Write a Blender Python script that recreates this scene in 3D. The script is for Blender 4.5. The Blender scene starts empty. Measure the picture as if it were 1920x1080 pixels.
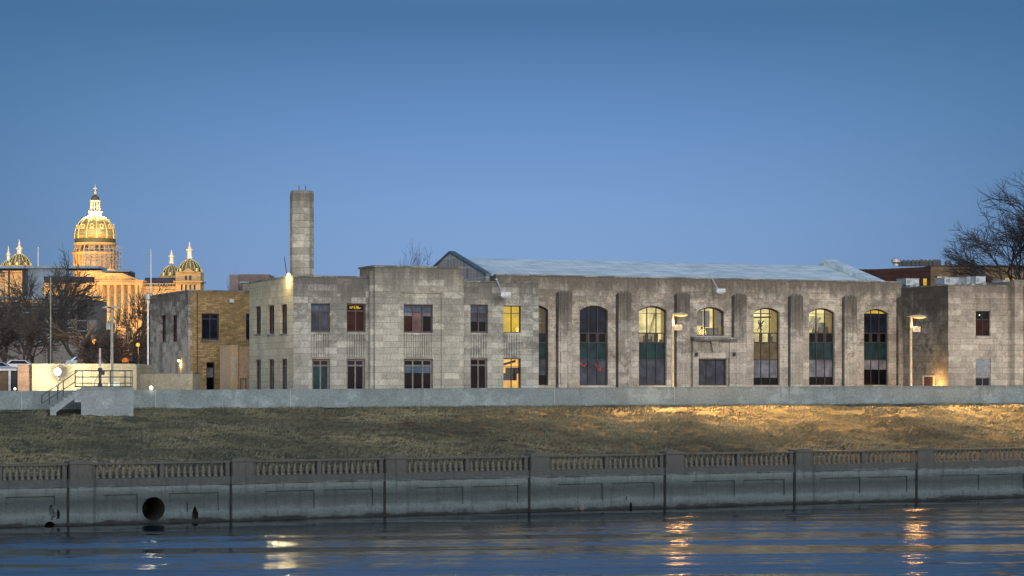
import bpy, math, random
from mathutils import Vector, Matrix
R = math.radians
S = bpy.context.scene
COL = S.collection
# ---------------------------------------------------------------- camera
F = 4400.0; H = 8.1; HY = 720.0          # focal length in photo pixels, eye height over the river, horizon row
cd = bpy.data.cameras.new('camera'); cam = bpy.data.objects.new('camera', cd); COL.objects.link(cam)
cam.location = (0, 0, H); cam.rotation_euler = (R(90), 0, 0)
cd.sensor_width = 36; cd.lens = 36 * F / 1920; cd.shift_y = (HY - 540) / 1920
cd.clip_start = 1; cd.clip_end = 9000
S.camera = cam
S.render.resolution_x = 1024; S.render.resolution_y = 576
S.view_settings.view_transform = 'Standard'; S.view_settings.look = 'None'
S.view_settings.exposure = 0.0; S.view_settings.gamma = 1

def nd(nt, t, inp=None, **at):
    n = nt.nodes.new(t)
    for k, v in at.items(): setattr(n, k, v)
    for k, v in (inp or {}).items():
        if hasattr(v, 'is_output'): nt.links.new(v, n.inputs[k])
        elif isinstance(v, bpy.types.Node): nt.links.new(v.outputs[0], n.inputs[k])
        else: n.inputs[k].default_value = v
    return n
def c4(c): return (c[0], c[1], c[2], 1)
def math_(nt, op, a, b=0.0, c=None, clamp=False):
    d = {0: a, 1: b}
    if c is not None: d[2] = c
    return nd(nt, 'ShaderNodeMath', d, operation=op, use_clamp=clamp).outputs[0]
def ramp(nt, fac, stops):
    n = nd(nt, 'ShaderNodeValToRGB', {0: fac})
    e = n.color_ramp.elements
    while len(e) < len(stops): e.new(.5)
    for i, (p, c) in enumerate(stops):
        e[i].position = p; e[i].color = c4(c) if not isinstance(c, (int, float)) else (c, c, c, 1)
    return n.outputs[0]
def mix(nt, f, a, b, mode='MIX'):
    n = nt.nodes.new('ShaderNodeMix'); n.data_type = 'RGBA'; n.blend_type = mode; n.clamp_factor = True
    for k, v in ((0, f), (6, a), (7, b)):
        if hasattr(v, 'is_output'): nt.links.new(v, n.inputs[k])
        elif isinstance(v, (tuple, list)): n.inputs[k].default_value = c4(v)
        else: n.inputs[k].default_value = v
    return n.outputs[2]

# ---------------------------------------------------------------- dusk sky: blue in the east (in view), afterglow in the west (behind)
W = bpy.data.worlds.new('World'); S.world = W; W.use_nodes = True
nt = W.node_tree; nt.nodes.clear()
tc = nd(nt, 'ShaderNodeTexCoord'); sp = nd(nt, 'ShaderNodeSeparateXYZ', {0: tc.outputs['Generated']})
z, y, x = sp.outputs[2], sp.outputs[1], sp.outputs[0]
east = ramp(nt, z, [(0.0, (.212, .352, .60)), (.045, (.195, .342, .61)), (.075, (.170, .32, .615)), (.11, (.115, .25, .52)),
                    (.155, (.050, .138, .318)), (.24, (.115, .21, .41)), (.5, (.11, .20, .39)), (1, (.05, .11, .24))])
az2 = math_(nt, 'MULTIPLY', x, x)
east = mix(nt, math_(nt, 'MULTIPLY', az2, 12.0, clamp=True), east, (.036, .124, .255))
west = ramp(nt, z, [(0.0, (2.6, 2.35, 2.05)), (.15, (2.55, 2.45, 2.35)), (.4, (1.25, 1.45, 1.6)), (.8, (.2, .26, .4)), (1, (.06, .12, .25))])
wf = ramp(nt, math_(nt, 'MULTIPLY_ADD', y, -.5, .5), [(.45, 0.), (.95, 1.)])
sky = mix(nt, wf, east, west)
nish = nd(nt, 'ShaderNodeTexSky'); nish.sky_type = 'NISHITA'; nish.sun_disc = False
nish.sun_elevation = R(1.0); nish.sun_rotation = R(170); nish.ozone_density = 3
bg1 = nd(nt, 'ShaderNodeBackground', {0: sky, 1: 1.0})
bg2 = nd(nt, 'ShaderNodeBackground', {0: nish.outputs[0], 1: 0.05})
ad = nd(nt, 'ShaderNodeAddShader', {0: bg1, 1: bg2})
nd(nt, 'ShaderNodeOutputWorld', {0: ad})
sun = bpy.data.lights.new('sun', 'SUN'); sun.energy = 1.0; sun.angle = R(22); sun.color = (1, .93, .86)
so = bpy.data.objects.new('sun', sun); COL.objects.link(so); so.rotation_euler = (R(64), 0, R(34))

# ---------------------------------------------------------------- helpers
def P(px, py, Y): return Vector(((px - 960) / F * Y, Y, H - (py - HY) / F * Y))
def link(o, parent=None):
    COL.objects.link(o)
    if parent is not None: o.parent = parent
    return o
def tag(o, label=None, cat=None, group=None, kind=None):
    for k, v in (('label', label), ('category', cat), ('group', group), ('kind', kind)):
        if v: o[k] = v
    return o
def thing(name, label, cat, loc=(0, 0, 0), rz=0, group=None):
    o = bpy.data.objects.new(name, None); o.empty_display_size = .5
    o.location = loc; o.rotation_euler = (0, 0, rz)
    return tag(link(o), label, cat, group)
def copy_tree(o, parent=None):
    c = o.copy(); link(c, parent)
    for ch in list(o.children): copy_tree(ch, c)
    return c
class MB:
    def __init__(s): s.v = []; s.f = []; s.m = []
    def quad(s, *p, m=0):
        n = len(s.v); s.v += [tuple(q) for q in p]; s.f.append(tuple(range(n, n + len(p)))); s.m.append(m)
    def box(s, x0, x1, y0, y1, z0, z1, m=0):
        n = len(s.v)
        s.v += [(x0,y0,z0),(x1,y0,z0),(x1,y1,z0),(x0,y1,z0),(x0,y0,z1),(x1,y0,z1),(x1,y1,z1),(x0,y1,z1)]
        s.f += [tuple(n + i for i in q) for q in ((0,3,2,1),(4,5,6,7),(0,1,5,4),(1,2,6,5),(2,3,7,6),(3,0,4,7))]
        s.m += [m] * 6
    def tube(s, a, b, r0, r1=None, n=6, caps=True, m=0):
        a = Vector(a); b = Vector(b); r1 = r0 if r1 is None else r1
        d = (b - a).normalized(); u = d.cross(Vector((0, 0, 1)) if abs(d.z) < .95 else Vector((1, 0, 0))).normalized(); w = d.cross(u)
        k = len(s.v)
        for c, r in ((a, r0), (b, r1)):
            for i in range(n):
                t = 2 * math.pi * i / n; s.v.append(tuple(c + (u * math.cos(t) + w * math.sin(t)) * r))
        for i in range(n):
            j = (i + 1) % n; s.f.append((k + i, k + j, k + n + j, k + n + i)); s.m.append(m)
        if caps:
            s.f.append(tuple(k + i for i in range(n))[::-1]); s.f.append(tuple(k + n + i for i in range(n))); s.m += [m, m]
    def lathe(s, prof, n=16, c=(0, 0, 0), m=0, off=0.0):
        k = len(s.v)
        for r, zz in prof:
            for i in range(n):
                t = 2 * math.pi * (i + off) / n; s.v.append((c[0] + r * math.cos(t), c[1] + r * math.sin(t), c[2] + zz))
        for q in range(len(prof) - 1):
            for i in range(n):
                j = (i + 1) % n; s.f.append((k + q*n + i, k + q*n + j, k + (q+1)*n + j, k + (q+1)*n + i)); s.m.append(m)
        s.f.append(tuple(k + i for i in range(n))[::-1]); s.m.append(m)
        q = len(prof) - 1; s.f.append(tuple(k + q*n + i for i in range(n))); s.m.append(m)
    def prism(s, poly, f0, f1, m=0):
        """poly: 2-d points; f0/f1 map a 2-d point to the near / far 3-d point"""
        k = len(s.v); n = len(poly)
        s.v += [tuple(f0(p)) for p in poly] + [tuple(f1(p)) for p in poly]
        s.f.append(tuple(range(k, k + n))); s.f.append(tuple(range(k + n, k + 2 * n))[::-1]); s.m += [m, m]
        for i in range(n):
            j = (i + 1) % n; s.f.append((k + j, k + i, k + n + i, k + n + j)); s.m.append(m)
    def build(s, name, mats, parent=None, smooth=False, loc=None):
        me = bpy.data.meshes.new(name); me.from_pydata(s.v, [], s.f)
        if not isinstance(mats, (list, tuple)): mats = [mats]
        for q in mats: me.materials.append(q)
        me.polygons.foreach_set('material_index', s.m)
        if smooth: me.polygons.foreach_set('use_smooth', [True] * len(s.f))
        me.update(); o = bpy.data.objects.new(name, me)
        if loc is not None: o.location = loc
        return link(o, parent)

# ---------------------------------------------------------------- materials
def base(name, rough=.8, **kw):
    m = bpy.data.materials.new(name); m.use_nodes = True; nt = m.node_tree; nt.nodes.clear()
    b = nd(nt, 'ShaderNodeBsdfPrincipled', {'Roughness': rough, **kw}); o = nd(nt, 'ShaderNodeOutputMaterial', {0: b})
    return m, nt, b
def plain(name, c, rough=.6, metal=0., vary=.25, scale=3., spec=.4):
    m, nt, b = base(name, rough, Metallic=metal)
    t = nd(nt, 'ShaderNodeTexCoord'); n = nd(nt, 'ShaderNodeTexNoise', {'Vector': t.outputs['Object'], 'Scale': scale, 'Detail': 5.})
    lo = tuple(k * (1 - vary) for k in c); hi = tuple(min(1, k * (1 + vary)) for k in c)
    nt.links.new(ramp(nt, n.outputs[0], [(.3, lo), (.7, hi)]), b.inputs['Base Color']); b.inputs['Specular IOR Level'].default_value = spec
    return m
def emit(name, c, e, vary=0., scale=1.):
    m = bpy.data.materials.new(name); m.use_nodes = True; nt = m.node_tree; nt.nodes.clear()
    col = c4(c)
    if vary:
        t = nd(nt, 'ShaderNodeTexCoord'); n = nd(nt, 'ShaderNodeTexNoise', {'Vector': t.outputs['Object'], 'Scale': scale, 'Detail': 3.})
        col = ramp(nt, n.outputs[0], [(.35, tuple(k * (1 - vary) for k in c)), (.6, c)])
    em = nd(nt, 'ShaderNodeEmission', {0: col, 1: e}); nd(nt, 'ShaderNodeOutputMaterial', {0: em})
    return m
def stone(name, c, bw=1.1, bh=.45, top=None, span=2.2, dark=.5, streak=.5, mortar=.6, tint=.18, pale=.35, brick=False, rough=.9, bump=.25, tn=0., patch=.5):
    """coursed weathered masonry: block joints, mottling, pale repair patches, black run-off streaks that start under the coping (z=top)"""
    m, nt, b = base(name, rough); b.inputs['Specular IOR Level'].default_value = .25
    t = nd(nt, 'ShaderNodeTexCoord'); ob = t.outputs['Object']; s = nd(nt, 'ShaderNodeSeparateXYZ', {0: ob})
    uu = math_(nt, 'ADD', s.outputs[0], s.outputs[1])
    wob = nd(nt, 'ShaderNodeTexNoise', {'Vector': ob, 'Scale': .6, 'Detail': 3.})
    v = nd(nt, 'ShaderNodeCombineXYZ', {0: uu, 1: s.outputs[2]})
    lo = tuple(k * (1 - tint) for k in c); hi = tuple(k * (1 + tint) for k in c)
    br = nd(nt, 'ShaderNodeTexBrick', {'Vector': v, 'Color1': c4(lo), 'Color2': c4(hi), 'Mortar': c4(tuple(k * mortar for k in c)), 'Scale': 1., 'Mortar Size': .022 if not brick else .012,
                                       'Brick Width': bw, 'Row Height': bh, 'Mortar Smooth': .3, 'Bias': 0.})
    col = br.outputs[0]
    n1 = nd(nt, 'ShaderNodeTexNoise', {'Vector': ob, 'Scale': .45, 'Detail': 8., 'Roughness': .65})
    col = mix(nt, math_(nt, 'MULTIPLY', ramp(nt, n1.outputs[0], [(.46, 0.), (.6, 1.)]), patch), col, tuple(k * .36 for k in c))
    # ragged dark crust
    nc = nd(nt, 'ShaderNodeTexNoise', {'Vector': nd(nt, 'ShaderNodeMapping', {'Vector': ob, 'Scale': (.9, .9, 1.3)}).outputs[0], 'Scale': 1.05, 'Detail': 12., 'Roughness': .78})
    nm = nd(nt, 'ShaderNodeTexNoise', {'Vector': ob, 'Scale': .16, 'Detail': 3.})
    kc = math_(nt, 'MULTIPLY_ADD', nm.outputs[0], .5, nc.outputs[0])
    if top is not None: kc = math_(nt, 'ADD', kc, nd(nt, 'ShaderNodeMapRange', {0: s.outputs[2], 1: top - 7.5, 2: top, 3: -.14, 4: .09}).outputs[0])
    col = mix(nt, math_(nt, 'MULTIPLY', ramp(nt, kc, [(.72, 0.), (.79, 1.)]), min(1., patch * 1.25)), col, tuple(k * .32 for k in c))
    # pale patched blocks
    vb = nd(nt, 'ShaderNodeCombineXYZ', {0: math_(nt, 'SNAP', uu, bw), 1: math_(nt, 'SNAP', s.outputs[2], bh)})
    wn = nd(nt, 'ShaderNodeTexNoise', {'Vector': vb, 'Scale': 1.7, 'Detail': 2.})
    n3 = nd(nt, 'ShaderNodeTexNoise', {'Vector': ob, 'Scale': 2.2, 'Detail': 8., 'Roughness': .75})
    pf = math_(nt, 'MULTIPLY', ramp(nt, wn.outputs[0], [(.56, 0.), (.6, 1.)]), ramp(nt, n3.outputs[0], [(.4, 0.), (.5, 1.)]))
    col = mix(nt, math_(nt, 'MULTIPLY', pf, pale), col, tuple(min(.85, k * 1.75) for k in c))
    # black run-off
    mp = nd(nt, 'ShaderNodeMapping', {'Vector': ob, 'Scale': (.9, .9, .14)})
    n2 = nd(nt, 'ShaderNodeTexNoise', {'Vector': mp.outputs[0], 'Scale': 1.6, 'Detail': 9., 'Roughness': .7})
    if top is not None:
        g = nd(nt, 'ShaderNodeMapRange', {0: s.outputs[2], 1: top - span, 2: top, 3: 0., 4: 1.})
        k = math_(nt, 'MULTIPLY_ADD', g.outputs[0], .42, n2.outputs[0])
        sf = ramp(nt, k, [(.64, 0.), (.86, 1.)])
        col = mix(nt, math_(nt, 'MULTIPLY', sf, dark), col, tuple(q * .25 for q in c))
    sf = ramp(nt, n2.outputs[0], [(.55, 0.), (.7, 1.)])
    col = mix(nt, math_(nt, 'MULTIPLY', sf, streak), col, tuple(q * .4 for q in c))
    n4 = nd(nt, 'ShaderNodeTexNoise', {'Vector': ob, 'Scale': 7., 'Detail': 6., 'Roughness': .8})
    col = mix(nt, .75, col, ramp(nt, n4.outputs[0], [(.32, .42), (.68, 1.12)]), 'MULTIPLY')
    nt.links.new(col, b.inputs['Base Color'])
    hh = math_(nt, 'MULTIPLY_ADD', br.outputs[1], -.6, n4.outputs[0])
    bp = nd(nt, 'ShaderNodeBump', {'Height': hh, 'Strength': bump, 'Distance': .06})
    nt.links.new(bp.outputs[0], b.inputs['Normal'])
    return m
def glass_dark(name, c, rough=.06, e=0.):
    m, nt, b = base(name, rough)
    t = nd(nt, 'ShaderNodeTexCoord'); n = nd(nt, 'ShaderNodeTexNoise', {'Vector': t.outputs['Object'], 'Scale': 1.3, 'Detail': 4.})
    nt.links.new(ramp(nt, n.outputs[0], [(.35, tuple(k * .6 for k in c)), (.65, tuple(k * 1.3 for k in c))]), b.inputs['Base Color'])
    b.inputs['Specular IOR Level'].default_value = .09
    bp = nd(nt, 'ShaderNodeBump', {'Height': n.outputs[0], 'Strength': .06, 'Distance': .1}); nt.links.new(bp.outputs[0], b.inputs['Normal'])
    return m
def clear_glass(name, refl=.025, tint=(1, 1, 1)):
    m = bpy.data.materials.new(name); m.use_nodes = True; nt = m.node_tree; nt.nodes.clear()
    a = nd(nt, 'ShaderNodeBsdfTransparent', {0: c4(tint)}); g = nd(nt, 'ShaderNodeBsdfGlossy', {0: (1, 1, 1, 1), 1: .03})
    mx = nd(nt, 'ShaderNodeMixShader', {0: refl, 1: a, 2: g}); nd(nt, 'ShaderNodeOutputMaterial', {0: mx})
    return m
M = {}
M['frame'] = plain('dark_frame', (.035, .028, .035), .5)
M['frame_grey'] = plain('grey_frame', (.17, .15, .14), .6)
M['frame_maroon'] = plain('maroon_frame', (.075, .045, .05), .5)
M['navy'] = glass_dark('navy_glass', (.016, .019, .032))
M['navy2'] = glass_dark('slate_blind_glass', (.055, .06, .08))
M['black'] = glass_dark('black_glass', (.006, .006, .008))
M['teal'] = glass_dark('teal_panel', (.017, .042, .046), .15)
M['blind'] = glass_dark('grey_blind', (.16, .165, .19), .25)
M['skyglass'] = glass_dark('blue_glass', (.06, .1, .16))
M['red'] = glass_dark('dark_red_curtain', (.035, .01, .009))
M['pink'] = glass_dark('pale_curtain', (.16, .1, .1))
M['ochre'] = glass_dark('ochre_pane', (.12, .095, .05), .2)
M['clear'] = clear_glass('clear_glass')
M['lit'] = emit('lit_room', (.95, .80, .33), 1.0, .55, .8)
M['lit2'] = emit('lit_gold_room', (.75, .5, .05), .95, .35, .5)
M['lit3'] = emit('lit_orange_room', (1.0, .55, .14), 1.0, .4, .8)
M['litdim'] = emit('lit_dim_room', (.22, .16, .05), .6, .5, .8)
M['tube_light'] = emit('ceiling_lamp', (1, .9, .5), 1.6)
M['roomwall'] = plain('room_side', (.5, .42, .22))
M['duct'] = plain('duct_metal', (.35, .33, .28), .4, .6)
M['red_neon'] = emit('red_glow', (1, .16, .07), .42)
M['yellow_glow'] = emit('yellow_glow', (1, .62, .05), .62)
M['metal'] = plain('galvanised', (.42, .45, .48), .45, .5)
M['metal_dark'] = plain('dark_rail_metal', (.045, .05, .06), .5, .3)
M['white'] = plain('white_paint', (.7, .7, .68), .5)
M['pole'] = plain('pole_paint', (.32, .32, .28), .5, .2)
M['lampface'] = emit('sodium_lens', (1, .55, .13), 1.9)
M['bulb'] = emit('white_bulb', (1, .93, .70), 3.2)
M['bulb_or'] = emit('orange_bulb', (1, .40, .06), 1.9)
M['rubber'] = plain('tyre_rubber', (.02, .02, .02), .8)
M['tar'] = plain('roof_tar', (.06, .06, .065), .9)
M['stone_l'] = stone('limestone_end_lamplit', (.66, .60, .44), 1.3, .52, top=16.6, dark=.35, streak=.18, patch=.2, pale=.25, tint=.1)  # base colour raised and yellowed to carry lamplight on the end wall
M['stone'] = stone('limestone_front', (.44, .435, .385), 1.2, .5, top=16.6, span=2.6, dark=.7, streak=.38, pale=.4, patch=.5)
M['stone_bay'] = stone('limestone_bay', (.49, .47, .405), 1.3, .5, top=17.6, span=2.4, dark=.75, streak=.25, pale=.38, patch=.35, tint=.12)
M['stone_hall'] = stone('limestone_hall', (.56, .50, .42), 1.25, .5, top=17.1, span=2.4, dark=.9, streak=.4, pale=.22, patch=.55)
M['stone_pil'] = stone('limestone_pilaster', (.53, .48, .41), 1.3, .9, top=15.4, span=4.2, dark=1., streak=.35, pale=.25, patch=.5)
M['stone_dark'] = stone('limestone_side_dark', (.30, .275, .24), 1.2, .5, top=16.6, span=6., dark=.75, streak=.5, pale=.25, patch=.7)  # darker, more streaked stone for the wing's side wall
M['stone_r'] = stone('limestone_right', (.53, .47, .39), 1.2, .5, top=16.5, span=2.4, dark=.65, streak=.35, pale=.4, patch=.35)
M['pil_shade'] = stone('pilaster_corner_shade', (.14, .13, .12), 1.3, .9, streak=.5, pale=0, patch=.6)  # dark stone tone that paints the shade line beside the pilasters
M['stone_ch'] = stone('limestone_chimney', (.46, .435, .38), 1.0, .55, top=23.8, span=2., dark=.5, streak=.3, pale=.15, patch=.35, mortar=.45, tint=.32)
M['coping'] = stone('coping_stone', (.30, .30, .29), 2.6, 3., dark=.3, streak=.5, mortar=2.2, patch=.6)
M['render'] = stone('old_grey_render', (.54, .48, .40), 1.2, .5, top=16.1, span=2., dark=.5, streak=.35, pale=.35, patch=.7, mortar=.9, tint=.1)
M['brick'] = stone('tan_brick', (.50, .345, .165), .42, .15, top=16.1, span=1., dark=.35, streak=.35, pale=.12, mortar=.45, brick=True, tint=.35, patch=.35)
M['brick_red'] = stone('dark_red_brick', (.10, .045, .04), .6, .22, mortar=.7, brick=True, tint=.2, patch=.3, streak=.2, pale=0)
M['brick_tan'] = stone('far_tan_brick', (.22, .15, .09), .6, .22, mortar=.7, brick=True, tint=.2, patch=.3, streak=.2, pale=0)
M['conc'] = stone('tan_concrete', (.40, .36, .27), 3.0, 3.1, dark=.3, streak=.3, pale=.1, patch=.25, mortar=.7, tint=.06)
M['conc_pink'] = stone('pink_concrete', (.30, .2, .16), 3, 3, streak=.4, pale=.0, patch=.3, tint=.05)
M['salmon'] = stone('salmon_render', (.74, .52, .33), 4, 4, streak=.25, pale=0, patch=.12, tint=.04, mortar=.9)
M['conc_blue'] = stone('pale_cast_concrete', (.38, .44, .47), 30, 30, top=8.2, span=.7, dark=.35, streak=.45, pale=.2, patch=.3, mortar=.6, tint=.03)
M['flood'] = stone('flood_wall_concrete', (.31, .38, .40), 100, 100, top=8.0, span=.5, dark=.4, streak=.6, pale=0, patch=.3, mortar=1, tint=.02)
M['farconc'] = plain('far_concrete', (.16, .15, .135), .9)
M['farpink'] = stone('far_pink_block', (.3, .24, .22), 2, 30, streak=.1, pale=0, patch=.2)
M['mod_dark'] = plain('dark_cladding', (.035, .035, .045), .6)
M['slab'] = plain('blue_grey_slab', (.22, .27, .32), .6)
M['bark'] = plain('grey_bark', (.06, .056, .052), .95)
M['twig_brown'] = plain('brown_twigs', (.075, .058, .05), .95)
M['bark_dark'] = plain('dark_bark', (.03, .027, .03), .95)
M['orange_sign'] = plain('orange_sign', (.8, .25, .03), .5)
# ================================================================ frame of the river-front buildings
A = math.atan(4400 / 11040.); CA, SA = math.cos(A), math.sin(A)
P0 = P(550, 720, 185.0)
def UZ(px, py, v=0.0, o=P0):
    """local (u, z) of the photo point on the facade plane that lies v metres behind the front line through o"""
    k = (px - 960) / F
    # X = o.x + u*CA - v*SA ; Y = o.y + u*SA + v*CA ; X = k*Y
    u = (k * (o.y + v * CA) - o.x + v * SA) / (CA - k * SA)
    Y = o.y + u * SA + v * CA
    return u, H - (py - HY) / F * Y
def U(px, v=0.0, o=P0): return UZ(px, 720, v, o)[0]
GZ = 6.9                                    # grade behind the flood wall
def frame_root(name, label, cat, o=P0): return thing(name, label, cat, (o.x, o.y, 0), A)

def wall(mb, u0, u1, z0, z1, v, ops, depth=.35, m=0, side=False, mr=None):
    """wall face in the plane y=v (or x=v with side=True) with real openings; ops: (a,b,c,d,rise)"""
    mr = m if mr is None else mr
    def pt(u, z, dd=0.0): return (v + dd, u, z) if side else (u, v + dd, z)
    us = sorted({u0, u1} | {o[0] for o in ops} | {o[1] for o in ops}); zs = sorted({z0, z1} | {o[2] for o in ops} | {o[3] for o in ops})
    us = [q for q in us if u0 <= q <= u1]; zs = [q for q in zs if z0 <= q <= z1]
    for i in range(len(us) - 1):
        for j in range(len(zs) - 1):
            cu = (us[i] + us[i+1]) / 2; cz = (zs[j] + zs[j+1]) / 2
            if any(o[0] < cu < o[1] and o[2] < cz < o[3] for o in ops): continue
            q = [pt(us[i], zs[j]), pt(us[i+1], zs[j]), pt(us[i+1], zs[j+1]), pt(us[i], zs[j+1])]
            mb.quad(*(q[::-1] if side else q), m=m)
    for a, b, c, d, rise in ops:
        mb.quad(pt(a, c), pt(a, d - rise), pt(a, d - rise, depth), pt(a, c, depth), m=mr)
        mb.quad(pt(b, c), pt(b, c, depth), pt(b, d - rise, depth), pt(b, d - rise), m=mr)
        mb.quad(pt(a, c), pt(a, c, depth), pt(b, c, depth), pt(b, c), m=mr)
        if rise > 0:
            cur = arch(a, b, d, rise)
            for (p, q), (r, s_) in zip(cur[:-1], cur[1:]):
                mb.quad(pt(p, q), pt(r, s_), pt(r, d + 1e-4), pt(p, d + 1e-4), m=m)
                mb.quad(pt(p, q), pt(p, q, depth), pt(r, s_, depth), pt(r, s_), m=mr)
        else: mb.quad(pt(a, d), pt(b, d), pt(b, d, depth), pt(a, d, depth), m=mr)
def arch(a, b, top, rise, n=12):
    w = (b - a) / 2; rad = (w * w + rise * rise) / (2 * rise); c = (a + b) / 2; zc = top - rad
    t0 = math.asin(w / rad)
    return [(c + rad * math.sin(t), zc + rad * math.cos(t)) for t in [t0 * (2 * i / n - 1) for i in range(n + 1)]]

def window(parent, a, b, c, d, v, cols, rows, panes, rise=0., fm='frame', bar=.07, rec=.22, side=False, label=None, room=None, thick=()):
    """framed window filling an opening. rows: heights (fractions) of the transoms; panes(r,c) gives a material key"""
    def pt(u, z, dd): return (v + rec + dd, u, z) if side else (u, v + rec + dd, z)
    fr = MB()
    def barb(u0, u1, z0, z1, dd=0., de=.09):
        q0 = pt(u0, z0, -dd); q1 = pt(u1, z1, de)
        fr.box(min(q0[0], q1[0]), max(q0[0], q1[0]), min(q0[1], q1[1]), max(q0[1], q1[1]), z0, z1)
    top = d - rise; hgt = d - c
    zs = [c] + [c + hgt * r for r in rows] + [d]; us = [a + (b - a) * i / cols for i in range(cols + 1)]
    barb(a, a + bar, c, top); barb(b - bar, b, c, top); barb(a + bar, b - bar, c, c + bar)
    def ztop(u):
        if rise <= 0: return d
        w = (b - a) / 2; rad = (w * w + rise * rise) / (2 * rise); x = u - (a + b) / 2
        return d - rad + math.sqrt(max(0, rad * rad - x * x))
    if rise <= 0: barb(a + bar, b - bar, d - bar, d)
    else:
        cur = arch(a, b, d, rise)
        for (p, q), (r, s_) in zip(cur[:-1], cur[1:]):
            fr.prism([(p, q - bar * 1.3), (r, s_ - bar * 1.3), (r, s_), (p, q)], lambda t: pt(t[0], t[1], 0), lambda t: pt(t[0], t[1], .09))
    for i, r in enumerate(rows):
        w = bar * (1.1 if i in thick else .75); zz = c + hgt * r; barb(a + bar, b - bar, zz - w/2, zz + w/2, .012)
    for i in range(1, cols):
        barb(us[i] - bar * .38, us[i] + bar * .38, c + bar, ztop(us[i]) - bar, .022)
    if thick:                                   # hopper lights with sashes of their own
        z0, z1 = zs[thick[0] + 1], zs[thick[-1] + 1]
        for i in range(cols):
            for q in ((us[i] + .04, us[i] + .14), (us[i+1] - .14, us[i+1] - .04)): barb(q[0], q[1], z0 + .05, z1 - .05, -.01)
    fo = fr.build('window', M[fm], parent)
    if label: fo['label'] = label
    keys = []; pb = MB()
    for r in range(len(zs) - 1):
        for i in range(cols):
            k = panes(r, i)
            parts = [(k, zs[r], zs[r+1])]
            if isinstance(k, tuple):            # (upper key, lower key, share of the lower one)
                zz = zs[r] + (zs[r+1] - zs[r]) * k[2]; parts = [(k[1], zs[r], zz), (k[0], zz, zs[r+1])]
            for key, z0, z1 in parts:
                if key not in keys: keys.append(key)
                mi = keys.index(key)
                if r == len(zs) - 2 and rise > 0 and z1 == zs[r+1]:
                    n = 5; xs = [us[i] + (us[i+1] - us[i]) * q / n for q in range(n + 1)]
                    for p, q in zip(xs[:-1], xs[1:]):
                        pb.quad(pt(p, z0, .05), pt(q, z0, .05), pt(q, ztop(q) - .01, .05), pt(p, ztop(p) - .01, .05), m=mi)
                else: pb.quad(pt(us[i], z0, .05), pt(us[i+1], z0, .05), pt(us[i+1], z1, .05), pt(us[i], z1, .05), m=mi)
    pb.build('pane', [M[k] for k in keys], fo)
    if room:
        rm, z0, z1, dep = room
        q = MB(); e = .02
        x0, x1, y0, y1 = a - .6, b + .6, v + rec + .14, v + rec + dep
        q.quad((x0, y1, z0), (x1, y1, z0), (x1, y1, z1), (x0, y1, z1), m=0)
        q.quad((x0, y0, z0), (x0, y1, z0), (x0, y1, z1), (x0, y0, z1), m=1); q.quad((x1, y0, z0), (x1, y1, z0), (x1, y1, z1), (x1, y0, z1), m=1)
        q.quad((x0, y0, z0), (x1, y0, z0), (x1, y1, z0), (x0, y1, z0), m=1); q.quad((x0, y0, z1), (x1, y0, z1), (x1, y1, z1), (x0, y1, z1), m=1)
        q.build('interior', [M[rm], M['roomwall']], fo)
    return fo
def ring(mb, a, b, d, rise, v, w=.55, proud=.03, m=0):
    c1 = arch(a, b, d, rise, 14); cx = (a + b) / 2; wv = (b - a) / 2; rad = (wv * wv + rise * rise) / (2 * rise); zc = d - rad
    def out(p):
        q = Vector((p[0] - cx, p[1] - zc)).normalized() * (rad + w); return (cx + q.x, zc + q.y)
    for p, r in zip(c1[:-1], c1[1:]):
        g = .006
        po, ro = out(p), out(r)
        mb.prism([(p[0] + g, p[1]), (r[0] - g, r[1]), (ro[0] - g, ro[1]), (po[0] + g, po[1])], lambda t: (t[0], v - proud, t[1]), lambda t: (t[0], v + .1, t[1]), m=m)
def flutes(mb, a, b, c, d, v, n, proud=.06, m=0):
    w = (b - a) / n
    for i in range(n): mb.box(a + w * i + w * .18, a + w * (i+1) - w * .18, v - proud, v, c, d, m=m)

# ================================================================ stone civic building: left block, entrance bay, link, arcaded hall, right wing
B = frame_root('stone_building', 'long weathered limestone building with fluted spandrels and tall arched windows, behind the flood wall', 'building')
zg = GZ - .1
# --- left block ------------------------------------------------
v0 = 0.0
uL, uB = 0.0, U(702)
zt = UZ(550, 519)[1]
wins_up = [(583, 619, 569, 623), (650, 686, 569, 623)]
wins_lo = [(585, 619, 673, 735), (650, 685, 673, 735)]
def op(px0, px1, py0, py1, v=0., rise=0., o=P0):
    a, b = U(px0, v, o), U(px1, v, o); d = UZ((px0 + px1) / 2, py0, v, o)[1]; c = UZ((px0 + px1) / 2, py1, v, o)[1]
    return (a, b, c, d, rise)
ops_l = [op(*w) for w in wins_up + wins_lo]
DEP = 13.0
mb = MB(); wall(mb, uL, uB, zg, zt, 0, ops_l)
mb.quad((uL, DEP, zg), (uB, DEP, zg), (uB, DEP, zt), (uL, DEP, zt)); 
mb.quad((uL + .4, .4, zt - .6), (uB, .4, zt - .6), (uB, .4, zt), (uL + .4, .4, zt))
mb.quad((uL + .4, .4, zt - .6), (uB, .4, zt - .6), (uB, DEP, zt - .6), (uL + .4, DEP, zt - .6))
mb.build('wall', M['stone'], B)
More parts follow.
